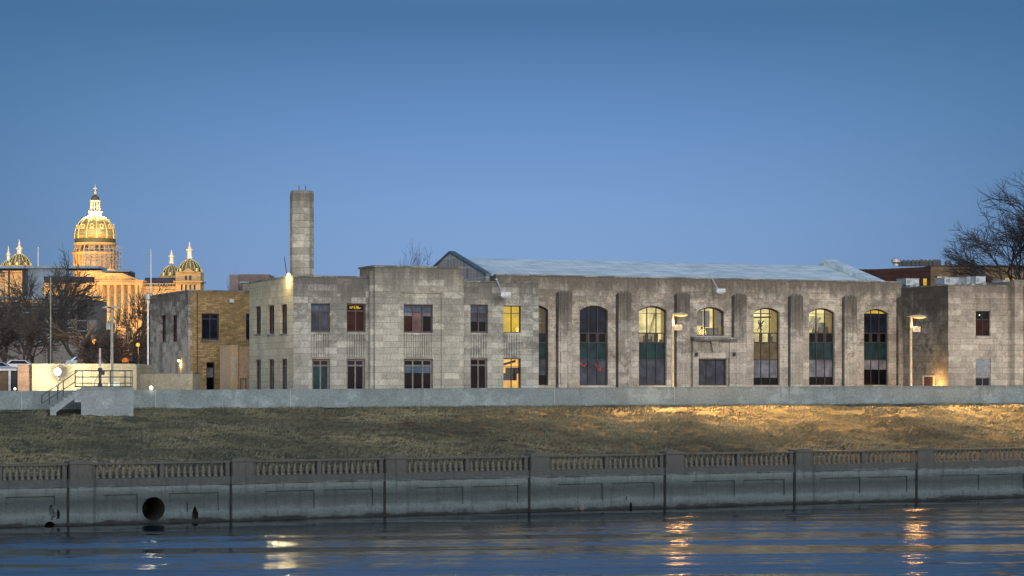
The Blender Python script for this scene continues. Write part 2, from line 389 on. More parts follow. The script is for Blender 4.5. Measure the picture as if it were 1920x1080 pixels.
# end wall, seen obliquely: positions measured along its depth
def VV(px):       # depth along the end wall (x = uL) for a photo column
    k = (px - 960) / F; return (k * P0.y - P0.x) / (-SA - k * CA)
def ZV(py, vv): return H - (py - HY) / F * (P0.y + vv * CA)
ends = []
for x0, x1 in ((478, 489), (502, 514), (526, 538)):
    va, vb = VV(x1), VV(x0); vm = (va + vb) / 2; px = (x0 + x1) / 2; dt = (550 - px) * .085
    ends.append((va, vb, ZV(626 + dt * .05, vm), ZV(569 + dt, vm), 0)); ends.append((va, vb, ZV(735, vm), ZV(672 + dt * .4, vm), 0))
mb = MB(); wall(mb, 0, DEP, zg, zt, uL, ends, depth=.3, side=True)
mb.build('end_wall', M['stone_l'], B)
for i, e in enumerate(ends):
    up = i % 2 == 0
    w = window(B, *e[:4], uL, 2, [.72] if up else [.78], lambda r, c, up=up: 'navy' if up else ('navy2' if r == 0 else 'black'), side=True, rec=.16, fm='frame_maroon' if up else 'frame_grey', bar=.09)
    mb = MB(); mb.box(uL - .07, uL + .05, e[0] - .08, e[1] + .08, e[2] - .14, e[2] - .002); mb.build('sill', M['coping'], w)
mb = MB(); mb.box(uL - .06, uB, -.06, .45, zt, zt + .14); mb.box(uL - .06, uL + .45, .452, DEP + .05, zt, zt + .14); mb.build('coping', M['coping'], B)
for i, o_ in enumerate(ops_l):
    up = i < 2
    if i == 0: pf = lambda r, c: 'skyglass' if r == 1 else 'navy2'
    elif i == 1: pf = lambda r, c: 'black' if r == 1 else ('red' if r == 0 else 'pink')
    elif i == 2: pf = lambda r, c: 'red' if r == 1 else 'teal'
    else: pf = lambda r, c: 'navy' if r == 1 else 'black'
    w = window(B, *o_[:4], 0, 2, [.74] if up else [.8], pf, fm='frame_maroon' if up else 'frame_grey', bar=.12 if up else .16)
    if i == 1:
        q = MB(); a, b, c, d, _ = o_
        rr_ = random.Random(6)
        for k in range(26):
            t = rr_.random(); q.tube((a + .35 + t * .85, .2 + .05 * rr_.random(), d - .3 + rr_.uniform(-.12, .12)), (a + .4 + t * .85 + rr_.uniform(-.06, .1), .24, d - .3 + rr_.uniform(-.14, .14)), .028)
        q.build('yellow_wreath', M['yellow_glow'], w)  # leafy yellow wreath, its brightness given as glow
def spandrel(a, b, c, d, v, n, mat):
    q = MB(); q.box(a + .002, b - .002, v - .03, v + .1, c, d); flutes(q, a + .02, b - .02, c + .05, d - .05, v - .03, n, .09); q.build('spandrel_panel', mat, B)
spandrel(ops_l[0][0], ops_l[0][1], ops_l[2][3] + .05, ops_l[0][2] - .06, 0, 8, M['stone'])
spandrel(ops_l[1][0], ops_l[1][1], ops_l[3][3] + .05, ops_l[1][2] - .06, 0, 8, M['stone'])
# --- entrance bay -------------------------------------------------
vb_ = -.7
b0, b1 = U(703, vb_), U(867, vb_); zb = UZ(780, 502, vb_)[1]
vi = vb_ + .12                                # recessed inner field
i0, i1 = U(750, vb_), U(828, vb_); zi = UZ(790, 549, vb_)[1]
bay = [op(757, 812, 571, 624, vi), op(757, 812, 673, 735, vi)]
mb = MB()
wall(mb, b0, b1, zg, zb, vb_, [(i0, i1, zg, zi, 0)], depth=.12)
wall(mb, i0, i1, zg, zi, vi, bay, depth=.35)
mb.quad((b0, vb_, zg), (b0, vb_, zb), (b0, 3.2, zb), (b0, 3.2, zg)); mb.quad((b1, vb_, zg), (b1, 3.2, zg), (b1, 3.2, zb), (b1, vb_, zb))
mb.quad((b0, 3.2, zt - .6), (b0, 3.2, zb), (b1, 3.2, zb), (b1, 3.2, zt - .6)); mb.quad((b0, vb_, zb - .02), (b1, vb_, zb - .02), (b1, 3.2, zb - .02), (b0, 3.2, zb - .02))
# chamfered buttress strips at both edges
mb.box(b0 - .28, b0 - .004, vb_ + .3, .2, zg, zb - .3); mb.box(b1 + .004, b1 + .25, vb_ + .3, .2, zg, zb - .6)
mb.build('bay_wall', M['stone_bay'], B)
mb = MB(); mb.box(b0 - .12, b1 + .08, vb_ - .06, 3.25, zb, zb + .15); mb.build('coping', M['coping'], B)
for i, o_ in enumerate(bay):
    if i == 0: pf = lambda r, c: 'skyglass' if r == 1 else [('blind', 'red', .8), 'pink', ('blind', 'black', .8)][c]
    else: pf = lambda r, c: 'black' if r == 1 else ('skyglass', 'black', .72)
    window(B, *o_[:4], vi, 3, [.74] if i == 0 else [.8], pf, fm='frame_maroon' if i == 0 else 'frame_grey', bar=.12 if i == 0 else .16)
spandrel(bay[0][0], bay[0][1], bay[1][3] + .05, bay[0][2] - .06, vi, 13, M['stone_bay'])
# --- link block ----------------------------------------------------
VH = 2.5                                      # the hall stands this far behind
l0, l1 = U(868), U(1010); zl = UZ(940, 530)[1]
lk = [op(882, 915, 571, 624), op(944, 977, 573, 624), op(882, 914, 672, 735), op(944, 977, 672, 735)]
mb = MB(); wall(mb, l0, l1, zg, zl, 0, lk)
mb.quad((l1, 0, zg), (l1, VH, zg), (l1, VH, zl), (l1, 0, zl)); mb.quad((l0, .4, zl - .5), (l1, .4, zl - .5), (l1, VH, zl - .5), (l0, VH, zl - .5))
mb.build('wall', M['stone'], B)
mb = MB(); mb.box(b1 + .1, l1 + .06, -.06, .45, zl, zl + .13); mb.box(l1 - .4, l1 + .06, .452, VH - .01, zl, zl + .13); mb.build('coping', M['coping'], B)
for i, o_ in enumerate(lk):
    rm = None
    if i == 0: pf = lambda r, c: 'skyglass' if r == 1 else ('navy2', 'black', .55)
    elif i == 1: pf = lambda r, c: 'clear'; rm = ('lit2', o_[2] - .4, o_[3] + .3, 1.6)
    elif i == 2: pf = lambda r, c: 'black'
    else: pf = lambda r, c: 'clear'; rm = ('lit3', o_[2] - .2, o_[3] + .2, 2.0)
    w = window(B, *o_[:4], 0, 2, [.72 if i < 2 else (.8 if i == 2 else .75)], pf, fm=['frame_maroon', 'frame', 'frame_grey', 'frame'][i], bar=.13 if i % 2 == 0 else .07, room=rm)
    if i == 1:
        q = MB(); a, b, c, d, _ = o_
        q.tube((a + .5, 1.2, d - 1.3), (b + .2, 1.4, d - .7), .16, n=10); q.build('duct', M['lit2'], w)
    if i == 3:
        q = MB(); a, b, c, d, _ = o_
        q.box(a - .1, b + .1, 1.2, 1.5, c + .95, c + 1.55); q.box(a + .6, b + .3, .9, 1.1, c + 1.5, d - .75); q.tube((a, 1, d - .6), (b, 1.3, d - .2), .1)
        q.build('shelving', M['frame'], w)
spandrel(lk[0][0], lk[0][1], lk[2][3] + .05, lk[0][2] - .06, 0, 7, M['stone']); spandrel(lk[1][0], lk[1][1], lk[3][3] + .05, lk[1][2] - .06, 0, 7, M['stone'])
# --- arcaded hall ----------------------------------------------------
h0, h1 = U(930, VH), U(1692, VH); zh = UZ(1300, 523, VH)[1]
AW = [(975, 1028, 571.5), (1087, 1140, 573), (1198, 1250, 574), (1307, 1358, 576), (1413, 1462, 577), (1517, 1565, 578), (1620, 1666, 579.5)]
hw = []
for i, (x0, x1, yt) in enumerate(AW):
    hw.append(op(x0, x1, yt, 629.5 if i == 3 else 722.5, VH, .42))
door = op(1309.5, 1363, 673.5, 722.5, VH)
mb = MB(); wall(mb, h0, h1, zg, zh, VH, hw + [door], depth=.45)
DH = 20.0
mb.quad((h0, VH, zl - .5), (h0, VH, zh), (h0, VH + DH, zh), (h0, VH + DH, zl - .5)); mb.quad((h1, VH, zg), (h1, VH + DH, zg), (h1, VH + DH, zh), (h1, VH, zh))
mb.quad((h0, VH + DH, zg), (h0, VH + DH, zh), (h1, VH + DH, zh), (h1, VH + DH, zg)); mb.quad((h0, VH, zh - .3), (h1, VH, zh - .3), (h1, VH + DH, zh - .3), (h0, VH + DH, zh - .3))
# string courses
zsx = UZ(1300, 548, VH)[1]
for x0, x1 in ((U(1010, VH), h1 - .02),): mb.box(x0, x1, VH - .035, VH + .01, zsx, zsx + .1)
mb.build('hall_wall', M['stone_hall'], B)
for o_ in hw: mb = MB(); ring(mb, o_[0] - .002, o_[1] + .002, o_[3] + .02, .42, VH); mb.build('arch_surround', M['stone_hall'], B)
mb = MB(); mb.box(h0 - .05, h1 + .02, VH - .08, VH + .5, zh, zh + .12); mb.build('coping', M['coping'], B)
RW = [.285, .535, .655]
def rw_full(zc, zd, x, ys):                     # transom fractions from photo rows
    return [(722.5 - y) / (722.5 - ys) for y in x]
for i, o_ in enumerate(hw):
    yt = AW[i][2]
    a, b, c, d, _ = o_
    rows = rw_full(0, 0, (674.5, 642, 624.5), yt)
    room = None; lab = None
    if i == 0:
        pf = lambda r, cc: ['clear', 'navy', 'teal', ('navy2', 'black', .4)][3 - r]; room = ('litdim', d - 2.6, d + .3, 3)
    elif i == 1: pf = lambda r, cc: ['navy', 'black', 'teal', 'navy2'][3 - r]
    elif i == 2: pf = lambda r, cc: ['clear', 'clear', 'teal', 'navy2'][3 - r]; room = ('lit', c + (d - c) * .66 - .9, d + .3, 2.2)
    elif i == 3: rows = []; pf = lambda r, cc: 'clear'; room = ('lit', c - .5, d + .3, 3.2)
    elif i == 4: pf = lambda r, cc: ['clear', 'clear', 'ochre', ('blind', 'black', .3)][3 - r]; room = ('lit', c + (d - c) * .66 - .9, d + .3, 2.6)
    elif i == 5: pf = lambda r, cc: ['clear', 'black', 'teal', ('blind', 'black', .33)][3 - r]; room = ('lit', c + (d - c) * .66, d + .3, 2.6)
    else: pf = lambda r, cc: [('litdim', 'navy', .82), 'black', 'teal', ('blind', 'black', .62)][3 - r]
    if i == 6: pf = lambda r, cc: [('lit2', 'navy', .82), 'black', 'teal', ('blind', 'black', .62)][3 - r]
    w = window(B, a, b, c, d, VH, 3, rows, pf, rise=.42, bar=.085, rec=.26, room=room, thick=(1, 2) if i != 3 else ())
    q = MB()
    if i == 0:
        for k in range(3): q.tube((a + .4, VH + 1.2, d - .5 - k * .5), (b - .1, VH + 1.0, d - .9 - k * .3), .09)
        q.build('duct', M['duct'], w)
    if i == 1:
        q = MB()
        for (x0, z0, x1, z1) in ((.15, 2.05, .5, 1.75), (.5, 1.75, .75, 1.95), (.55, 1.72, .6, 1.85), (1.55, 2.0, 1.75, 1.6), (1.75, 1.6, 2.0, 1.35), (2.0, 1.4, 2.12, 1.75), (1.9, 1.5, 2.05, 1.6), (.8, 1.3, .86, 1.34)):
            q.tube((a + x0, VH + .29, c + z0 - .15), (a + x1, VH + .29, c + z1 - .15), .028)
        q.build('neon_sign', M['red_neon'], w)
    if i == 2:
        q.tube((b - .9, VH + 1.5, d - 2.3), (b - .3, VH + 1.7, d - .6), .1); q.box(a, b, VH + 1.2, VH + 1.25, d - .62, d - .55); q.box(a - .2, b + .2, VH + 2.1, VH + 2.3, c + (d - c) * .55, c + (d - c) * .66)
        q.build('duct', M['roomwall'], w)
    if i == 3:
        q.box(a + .02, a + .75, VH + .42, VH + .44, c + .85, d - .3); q.box(a + .83, a + 1.4, VH + .42, VH + .44, c + .75, d - .3); q.box(b - .5, b, VH + .42, VH + .44, c + .8, d - .35)
        q.box(a + .8, a + .95, VH + .8, VH + .9, c, c + .8); q.box(a + 1.4, b - .1, VH + .9, VH + 1.2, c, c + .7)
        q.build('roller_blind', M['farconc'], w)
    if i == 4:
        q.box(a, b, VH + 1.4, VH + 1.5, d - .5, d - .42); q.tube((a - .2, VH + 1.4, d - .85), (b, VH + 1.6, d - .75), .08)
        cx, cy, cz = (a + b) / 2 - .1, VH + 1.0, d - 1.5
        for k in range(16):
            t = k * 2.4; rr = .15 + .22 * (k % 3) / 2; q.tube((cx, cy, cz + .02 * k - .2), (cx + rr * math.cos(t), cy + rr * math.sin(t) * .5, cz + .5 * math.sin(k * 1.7)), .035)
        q.build('hanging_plant', M['frame'], w)
    if i == 5:
        for k in range(3): q.tube((a - .1 + k * .25, VH + 1.2, d - 2.3 + k * .1), (a + 1.2 + k * .35, VH + 1.4, d - .8), .09)
        q.box(a + 1.45, b + .1, VH + 1.7, VH + 1.9, d - 2.4, d - 1.2); q.box(a + .1, a + 1.1, VH + 1.8, VH + 1.9, d - 1.9, d - 1.2); q.box(a, b, VH + 1, VH + 1.05, d - .5, d - .44)
        q.build('duct', M['duct'], w)
for i, wd in ((2, 'lit'), (4, 'lit'), (5, 'lit')):
    a, b, c, d, _ = hw[i]; wo = [o for o in B.children if o.name.startswith('window') and abs(sum(v.co.x for v in o.data.vertices) / len(o.data.vertices) - (a + b) / 2) < .3 and o.data.vertices[0].co.y > VH][-1]
    for k in range(2): q = MB(); q.box(a - .3 + k * .9, a + .3 + k * 1.1, VH + 1.5, VH + 1.6, d - .38 - k * .2, d - .33 - k * .2); q.build('ceiling_lamp', M['tube_light'], wo)
    q = MB(); rr_ = random.Random(i)
    for k in range(5): x_ = a + (b - a) * rr_.random(); w_ = .1 + .2 * rr_.random(); z_ = c + (d - c) * (.55 if i < 5 else .67); q.box(x_, x_ + w_, VH + 1.2 + k * .1, VH + 1.25 + k * .1, z_ - .5, z_ + .2 + .5 * rr_.random())
    q.build('stacked_goods', M['ochre'], wo)
# doorway feature under the short arch
a, b, c, d, _ = door
window(B, a, b, c, d, VH, 3, [], lambda r, cc: 'navy2', bar=.09, rec=.26)
s0, s1 = U(1295, VH), U(1378, VH); zc1 = UZ(1336, 632.5, VH)[1]; zc0 = UZ(1336, 637.5, VH)[1]
mb = MB(); mb.box(s0, s1, VH - .6, VH + .02, zc0, zc1); mb.box(s0 + .05, s1 - .05, VH - .5, VH - .02, zc0 - .1, zc0 - .003); mb.build('canopy', M['coping'], B)
mb = MB()
mb.box(s0 + .08, a - .12, VH - .3, VH + .01, zg, zc0 - .11); mb.box(b + .12, s1 - .08, VH - .3, VH + .01, zg, zc0 - .11)
mb.box(a - .118, b + .118, VH - .2, VH + .01, d + .08, zc0 - .11)
cx = (s0 + s1) / 2
mb.prism([(cx - .35, zc0 - .12), (cx + .35, zc0 - .12), (cx + .18, zc0 - 1.0), (cx - .18, zc0 - 1.0)], lambda t: (t[0], VH - .42, t[1]), lambda t: (t[0], VH - .21, t[1]))
mb.build('door_surround', M['stone_pil'], B)
for sx in (1302, 1373):
    uu, zz = UZ(sx, 665, VH); q = MB(); q.lathe([(.05, -.14), (.12, -.1), (.14, .12), (.05, .2)], 8, (uu, VH - .42, zz)); q.box(uu - .04, uu + .04, VH - .4, VH - .3, zz + .05, zz + .12); q.build('wall_lamp', M['metal_dark'], B)
# pilasters
zp = UZ(1300, 551.5, VH)[1]
for x0, x1 in ((1045, 1069), (1157.5, 1180.5), (1267, 1290), (1374.5, 1396.5), (1480, 1502), (1581, 1603), (1683, 1701)):
    a, b = U(x0, VH), U(x1, VH)
    if x0 > 1680: b = h1 - .02
    mb = MB(); mb.box(a, b, VH - .28, VH + .01, zg, zp)
    w = (b - a)
    for k in range(3):
        cx = a + w * (.22 + .28 * k)
        mb.prism([(cx - w * .1, VH - .281), (cx - w * .06, VH - .33), (cx + w * .06, VH - .33), (cx + w * .1, VH - .281)], lambda t: (t[0], t[1], zg), lambda t: (t[0], t[1], zp + .1))
    mb.box(b + .003, b + .12 if x0 < 1680 else b + .004, VH - .14, VH + .01, zg, zp - .1)
    po = mb.build('pilaster', M['stone_pil'], B)
    mb = MB(); mb.box(a - .13, a - .003, VH - .12, VH + .01, zg, zp - .1); mb.build('shade_return_strip', M['pil_shade'], po)  # left return in a dark tone, shade painted into its colour
# --- gabled hall roof -----------------------------------------------
vg = VH + 1.4; ug0 = U(912, vg); SP = 8.8
zf = UZ(912, 517, vg)[1]; kA = UZ(843, 475, vg + SP)
ug1 = U(1649, vg)
za = H + (720 - 475) / F * (P0.y + ug0 * SA + (vg + SP) * CA)
zr = za - .38; ze = zf - .28
def gable(uu, th, name, mats, inner):
    q = MB(); q.prism([(vg, ze - .4), (vg + 2 * SP, ze - .4), (vg + 2 * SP, zf), (vg + SP, za), (vg, zf)], lambda t: (uu, t[0], t[1]), lambda t: (uu + th, t[0], t[1])); q.build(name, mats, B)
m_, nt, b_ = base('gable_cladding', .8)
t = nd(nt, 'ShaderNodeTexCoord'); s_ = nd(nt, 'ShaderNodeSeparateXYZ', {0: t.outputs['Object']})
v_ = nd(nt, 'ShaderNodeCombineXYZ', {0: s_.outputs[1], 1: s_.outputs[2]})
br = nd(nt, 'ShaderNodeTexBrick', {'Vector': v_, 'Color1': (.2, .22, .22, 1), 'Color2': (.32, .33, .33, 1), 'Mortar': (.42, .44, .44, 1), 'Scale': 1., 'Mortar Size': .05, 'Brick Width': .8, 'Row Height': 1.0}, offset=0)
nt.links.new(br.outputs[0], b_.inputs[0]); M['gable'] = m_
# pale standing-seam roof sheets with long smears
m_, nt, b_ = base('pale_roofing', .38); b_.inputs['Specular IOR Level'].default_value = .7
t = nd(nt, 'ShaderNodeTexCoord'); mp = nd(nt, 'ShaderNodeMapping', {'Vector': t.outputs['Object'], 'Scale': (.35, 1.2, 1.2), 'Rotation': (0, 0, R(20))})
n1 = nd(nt, 'ShaderNodeTexNoise', {'Vector': mp.outputs[0], 'Scale': 1.2, 'Detail': 8., 'Roughness': .65})
sx = nd(nt, 'ShaderNodeSeparateXYZ', {0: t.outputs['Object']})
seam = math_(nt, 'LESS_THAN', math_(nt, 'FRACT', math_(nt, 'MULTIPLY', sx.outputs[0], .62)), .05)
col = ramp(nt, n1.outputs[0], [(.3, (.30, .40, .45)), (.5, (.52, .62, .66)), (.7, (.80, .86, .88))])
col = mix(nt, math_(nt, 'MULTIPLY', seam, .45), col, (.25, .3, .33)); nt.links.new(col, b_.inputs[0]); M['roofing'] = m_
gable(ug0, .35, 'gable', M['gable'], 1); gable(ug1 - .35, .35, 'gable', M['roofing'], -1)
GCM = [plain('coping_metal', (.09, .13, .16), .5, .3), M['roofing']]
for uu, s in ((ug0, -1), (ug1 - .35, 1)):
    q = MB()
    for y0, y1 in ((vg - .1, vg + SP), (vg + 2 * SP + .1, vg + SP)):
        q.prism([(y0, zf - .02), (y1, za + .003), (y1, za + .2), (y0, zf + .18)], lambda t: (uu - .08, t[0], t[1]), lambda t: (uu + (.43 if s < 0 else .9), t[0], t[1]), m=0 if s < 0 else 1)
    q.build('gable_coping', GCM, B)
q = MB(); N_ = 40
for side in (0, 1):
    y0 = vg - .6 if side == 0 else vg + 2 * SP + .6; z0 = ze - .1
    random.seed(4)
    for k in range(N_):
        ua = ug0 + .35 + (ug1 - ug0 - .7) * k / N_; ub = ug0 + .35 + (ug1 - ug0 - .7) * (k + 1) / N_
        q.quad((ua, y0, z0), (ub, y0, z0), (ub, vg + SP, zr), (ua, vg + SP, zr))
q.build('roof', M['roofing'], B)
# --- right wing (stands forward of the hall) ---------------------------
cr = Vector((34.15, 205.55)); 
w0 = U(1690, 0)
wing_v = -5.2
wu = U(1778, wing_v)
# wing's side wall from its near corner back to the hall
zw = UZ(1778, 535, wing_v)[1]
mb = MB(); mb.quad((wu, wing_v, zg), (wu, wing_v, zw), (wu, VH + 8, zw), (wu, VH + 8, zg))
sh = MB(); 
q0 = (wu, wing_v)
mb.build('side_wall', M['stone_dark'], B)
w1 = U(1894, wing_v)
rwn = [op(1829.5, 1857, 583, 630, wing_v), op(1829.5, 1858, 673, 735, wing_v)]
mb = MB(); wall(mb, wu, w1, zg, zw, wing_v, rwn, depth=.3)
mb.quad((wu, wing_v + .4, zw - .4), (w1, wing_v + .4, zw - .4), (w1, VH + 8, zw - .4), (wu, VH + 8, zw - .4)); mb.quad((w1, VH + 8, zg), (wu, VH + 8, zg), (wu, VH + 8, zw), (w1, VH + 8, zw))
mb.build('wall', M['stone_r'], B)
w2 = w1 + 26; zw2 = UZ(1905, 527, wing_v - .7)[1]
mb = MB(); mb.box(w1, w2, wing_v - .7, VH + 8, zg, zw2); mb.box(w1 + .9, w1 + 1.15, wing_v - .85, wing_v - .702, zg, zw2 - .4); mb.build('wall', M['stone_r'], B)
mb = MB(); mb.box(wu - .05, w1 - .02, wing_v - .05, wing_v + .4, zw, zw + .1); mb.box(wu - .05, wu + .4, wing_v + .402, VH + 8, zw, zw + .1); mb.box(w1 - .06, w2, wing_v - .76, wing_v, zw2, zw2 + .12); mb.build('coping', M['coping'], B)
window(B, *rwn[0][:4], wing_v, 2, [.66], lambda r, c: 'red' if r == 0 else 'black', bar=.08, rec=.16, fm='frame')
mb = MB(); a, b, c, d, _ = rwn[0]; mb.lathe([(.02, -.07), (.07, 0), (.02, .07)], 8, (a + .5, wing_v + .19, d - .35)); mb.build('ceiling_lamp', M['tube_light'], B)
a, b, c, d, _ = rwn[1]; zm = c + (d - c) * .45
window(B, a, b, c, zm, wing_v, 2, [], lambda r, c: 'navy', bar=.1, rec=.16, fm='frame_grey')
mb = MB(); mb.box(a + .003, b - .003, wing_v + .15, wing_v + .2, zm + .003, d - .003)
for k in range(9): zz = zm + .08 + (d - zm - .1) * k / 9; mb.prism([(wing_v + .14, zz + .1), (wing_v + .05, zz), (wing_v + .07, zz), (wing_v + .16, zz + .12)], lambda t: (a + .05, t[0], t[1]), lambda t: (b - .05, t[0], t[1]))
mb.build('louvre', M['metal'], B)
mb = MB(); mb.box(a, b, wing_v - .02, wing_v + .05, d + .08, rwn[0][2] - .08); mb.build('spandrel_panel', M['stone_r'], B)
# small hatch low on the wing's side wall
kx = U(1742, 0)
mb = MB(); 
vv = wing_v + 3.1; mb.box(wu - .04, wu - .003, vv - .75, vv + .75, 7.9, 8.1 + .62); mb.build('hatch', M['frame_maroon'], B)
mb = MB(); mb.box(wu - .1, wu - .003, vv - .95, vv - .752, 7.6, 8.85); mb.box(wu - .1, wu - .003, vv + .752, vv + .95, 7.6, 8.85); mb.box(wu - .1, wu - .003, vv - .75, vv + .75, 8.722, 8.85); mb.build('hatch_frame', M['stone_r'], B)

# ---- fixtures that hang on the building
def flood_box(px, py, v, label):
    u, z = UZ(px, py, v); q = P0 + Vector((u * CA - (v - .9) * SA, u * SA + (v - .9) * CA, 0)); t = thing('box_floodlight', label, 'floodlight', (q.x, q.y, z), A, 'box floodlights on arms over the facade')
    m = MB(); m.box(-.42, .42, -.32, .3, -.2, .14); m.prism([(-.36, -.2), (.36, -.2), (.28, -.28), (-.28, -.28)], lambda t: (t[0], -.26, t[1]), lambda t: (t[0], .22, t[1])); m.build('housing', M['metal'], t)
    m = MB(); m.tube((-.1, .2, .1), (-.35, .95, 1.25), .03); m.tube((.02, .2, .1), (-.3, .95, 1.25), .025); m.box(-.42, -.25, .85, 1.1, 1.2, 1.28); m.build('arm', M['metal'], t)
    return t
flood_box(938, 552, 0, 'grey box floodlight on an arm above the yellow-lit upper window')
flood_box(1340, 545, VH, 'grey box floodlight on an arm above the short arched window over the doorway')
# chimney
vc = 7.0; cu = U(566, vc); cp = P0 + Vector((cu * CA - vc * SA, cu * SA + vc * CA, 0)); Yc = cp.y
zct = H + (720 - 358) / F * Yc; rc = 22.5 / F * Yc
T = thing('chimney_stack', 'tall octagonal stone chimney rising behind the left block', 'chimney', (cp.x, cp.y, 0), A)
q = MB(); q.lathe([(rc, zt - 1.0), (rc, zct - .5), (rc * .97, zct - .12), (rc * .9, zct)], 8, off=.5); q.build('shaft', M['stone_ch'], T)
for x_ in (-.25, .3): q = MB(); q.tube((x_, 0, zct), (x_, 0, zct + .45), .03); q.build('lightning_rod', M['metal_dark'], T)
cp2 = P(541, 515, 186.5)
T = thing('corner_lamp', 'glaring bare floodlight on the roof corner beside the chimney', 'lamp', cp2)
q = MB(); q.lathe([(.02, -.12), (.1, -.07), (.13, 0), (.1, .07), (.02, .12)], 12); q.build('bulb', emit('glaring_bulb', (1, .84, .45), 8), T); point_later = T; q = MB(); q.tube((0, .1, -.5), (0, .1, -.05), .03); q.box(-.1, .1, .12, .3, -.15, .15); q.build('bracket', M['metal_dark'], T)
q = MB(); a = P(538, 512, 188); q.tube(P(538.5, 520, 188), P(533, 481, 188), .05, .03); tag(q.build('roof_antenna', M['metal_dark']), 'slim leaning antenna mast on the roof left of the chimney', 'antenna')

# ================================================================ tan brick building on the left
PB = P(353, 720, 204.0)
BB = frame_root('brick_building', 'two-storey tan brick building with grey rendered side, left of the stone building', 'building', PB)
zbt = UZ(353, 546, 0, PB)[1]; bu1 = U(480, 0, PB) + 3
bo = [op(378, 411, 588, 637, 0, 0, PB), op(461, 494, 588, 637, 0, 0, PB), op(387, 403, 679, 735, 0, 0, PB)]
DB = 14.6
mb = MB(); wall(mb, 0, bu1, zg, zbt, 0, bo, depth=.3); mb.quad((0, DB, zg), (bu1, DB, zg), (bu1, DB, zbt), (0, DB, zbt)); mb.quad((bu1, 0, zg), (bu1, DB, zg), (bu1, DB, zbt), (bu1, 0, zbt))
mb.quad((0, .3, zbt - .3), (bu1, .3, zbt - .3), (bu1, DB, zbt - .3), (0, DB, zbt - .3)); mb.build('brick_wall', M['brick'], BB)
def VVb(px): k = (px - 960) / F; return (k * PB.y - PB.x) / (-SA - k * CA)
so_ = []
for x0, x1 in ((302, 311), (322.5, 332)):
    va, vb = VVb(x1), VVb(x0); vm = (va + vb) / 2; Yv = PB.y + vm * CA; so_.append((va, vb, H - (641 - HY) / F * Yv, H - (591 - HY) / F * Yv, 0))
mb = MB(); wall(mb, -.01, DB, zg, zbt, -.01, so_, depth=.3, side=True); mb.build('side_wall', M['render'], BB)
random.seed(2)
mb = MB(); zz = zg; k = 0
while zz < zbt - .3:
    w = .35 if k % 2 else .18; mb.box(-.012, w, -.012, .003, zz, min(zz + .42, zbt - .01)); zz += .424; k += 1
mb.build('quoins', M['render'], BB)
for o_ in so_: window(BB, *o_[:4], -.01, 1, [.7], lambda r, c: 'red' if r == 0 else 'black', side=True, rec=.15, bar=.1)
window(BB, *bo[0][:4], 0, 2, [.8], lambda r, c: 'navy', bar=.13); window(BB, *bo[1][:4], 0, 2, [.8], lambda r, c: 'navy', bar=.13)
for o_ in bo[:2]: mb = MB(); mb.box(o_[0] - .12, o_[1] + .12, -.07, .1, o_[2] - .14, o_[2] - .003); mb.build('sill', M['coping'], BB)
window(BB, *bo[2][:4], 0, 1, [.82], lambda r, c: ('blind', 'black', .6) if r == 0 else 'black', bar=.1)
mb = MB(); mb.box(-.07, bu1, -.06, .4, zbt, zbt + .13); mb.box(-.07, .35, .402, DB, zbt, zbt + .13); mb.build('coping', M['coping'], BB)
u, z = UZ(433, 564, 0, PB); mb = MB(); mb.box(u - .2, u + .2, -.25, -.003, z - .15, z + .15); mb.build('vent_box', M['metal'], BB)
mb = MB(); u, z = UZ(376, 600, 0, PB); mb.tube((u - .3, -.05, zg), (u - .3, -.05, zbt - .1), .03); mb.build('downpipe', M['metal_dark'], BB)
# lamp on the rendered side wall
vl = VVb(339); zl_ = H - (676 - HY) / F * (PB.y + vl * CA)
q = PB + Vector((-.2 * CA - vl * SA, -.2 * SA + vl * CA, 0))
T = thing('wall_lamp', 'small warm lamp glowing low on the grey rendered side of the brick building', 'lamp', (q.x, q.y, zl_), A)
mb = MB(); mb.lathe([(.03, -.12), (.09, -.06), (.09, .04), (.03, .08)], 10); mb.build('bulb', emit('warm_bulb', (1, .75, .3), 10), T); mb = MB(); mb.lathe([(.2, .09), (.06, .17), (.02, .2)], 10); mb.build('shade', M['metal_dark'], T)
def point(name, loc, p, c, r=.1, parent=None):
    l = bpy.data.lights.new(name, 'POINT'); l.energy = p; l.color = c; l.shadow_soft_size = r; o = bpy.data.objects.new(name, l); o.location = loc; return link(o, parent)
def spot(name, loc, to, p, c, ang, r=.2, blend=.5):
    l = bpy.data.lights.new(name, 'SPOT'); l.energy = p; l.color = c; l.shadow_soft_size = r; l.spot_size = R(ang); l.spot_blend = blend
    o = bpy.data.objects.new(name, l); o.location = loc; o.rotation_euler = (Vector(to) - Vector(loc)).to_track_quat('-Z', 'Y').to_euler(); return link(o)
point('corner_lamp_light', (-.6, -.6, -.1), 230, (1, .76, .36), .12).parent = point_later
point('wall_lamp_light', (0, 0, -.35), 40, (1, .65, .2), .08).parent = T
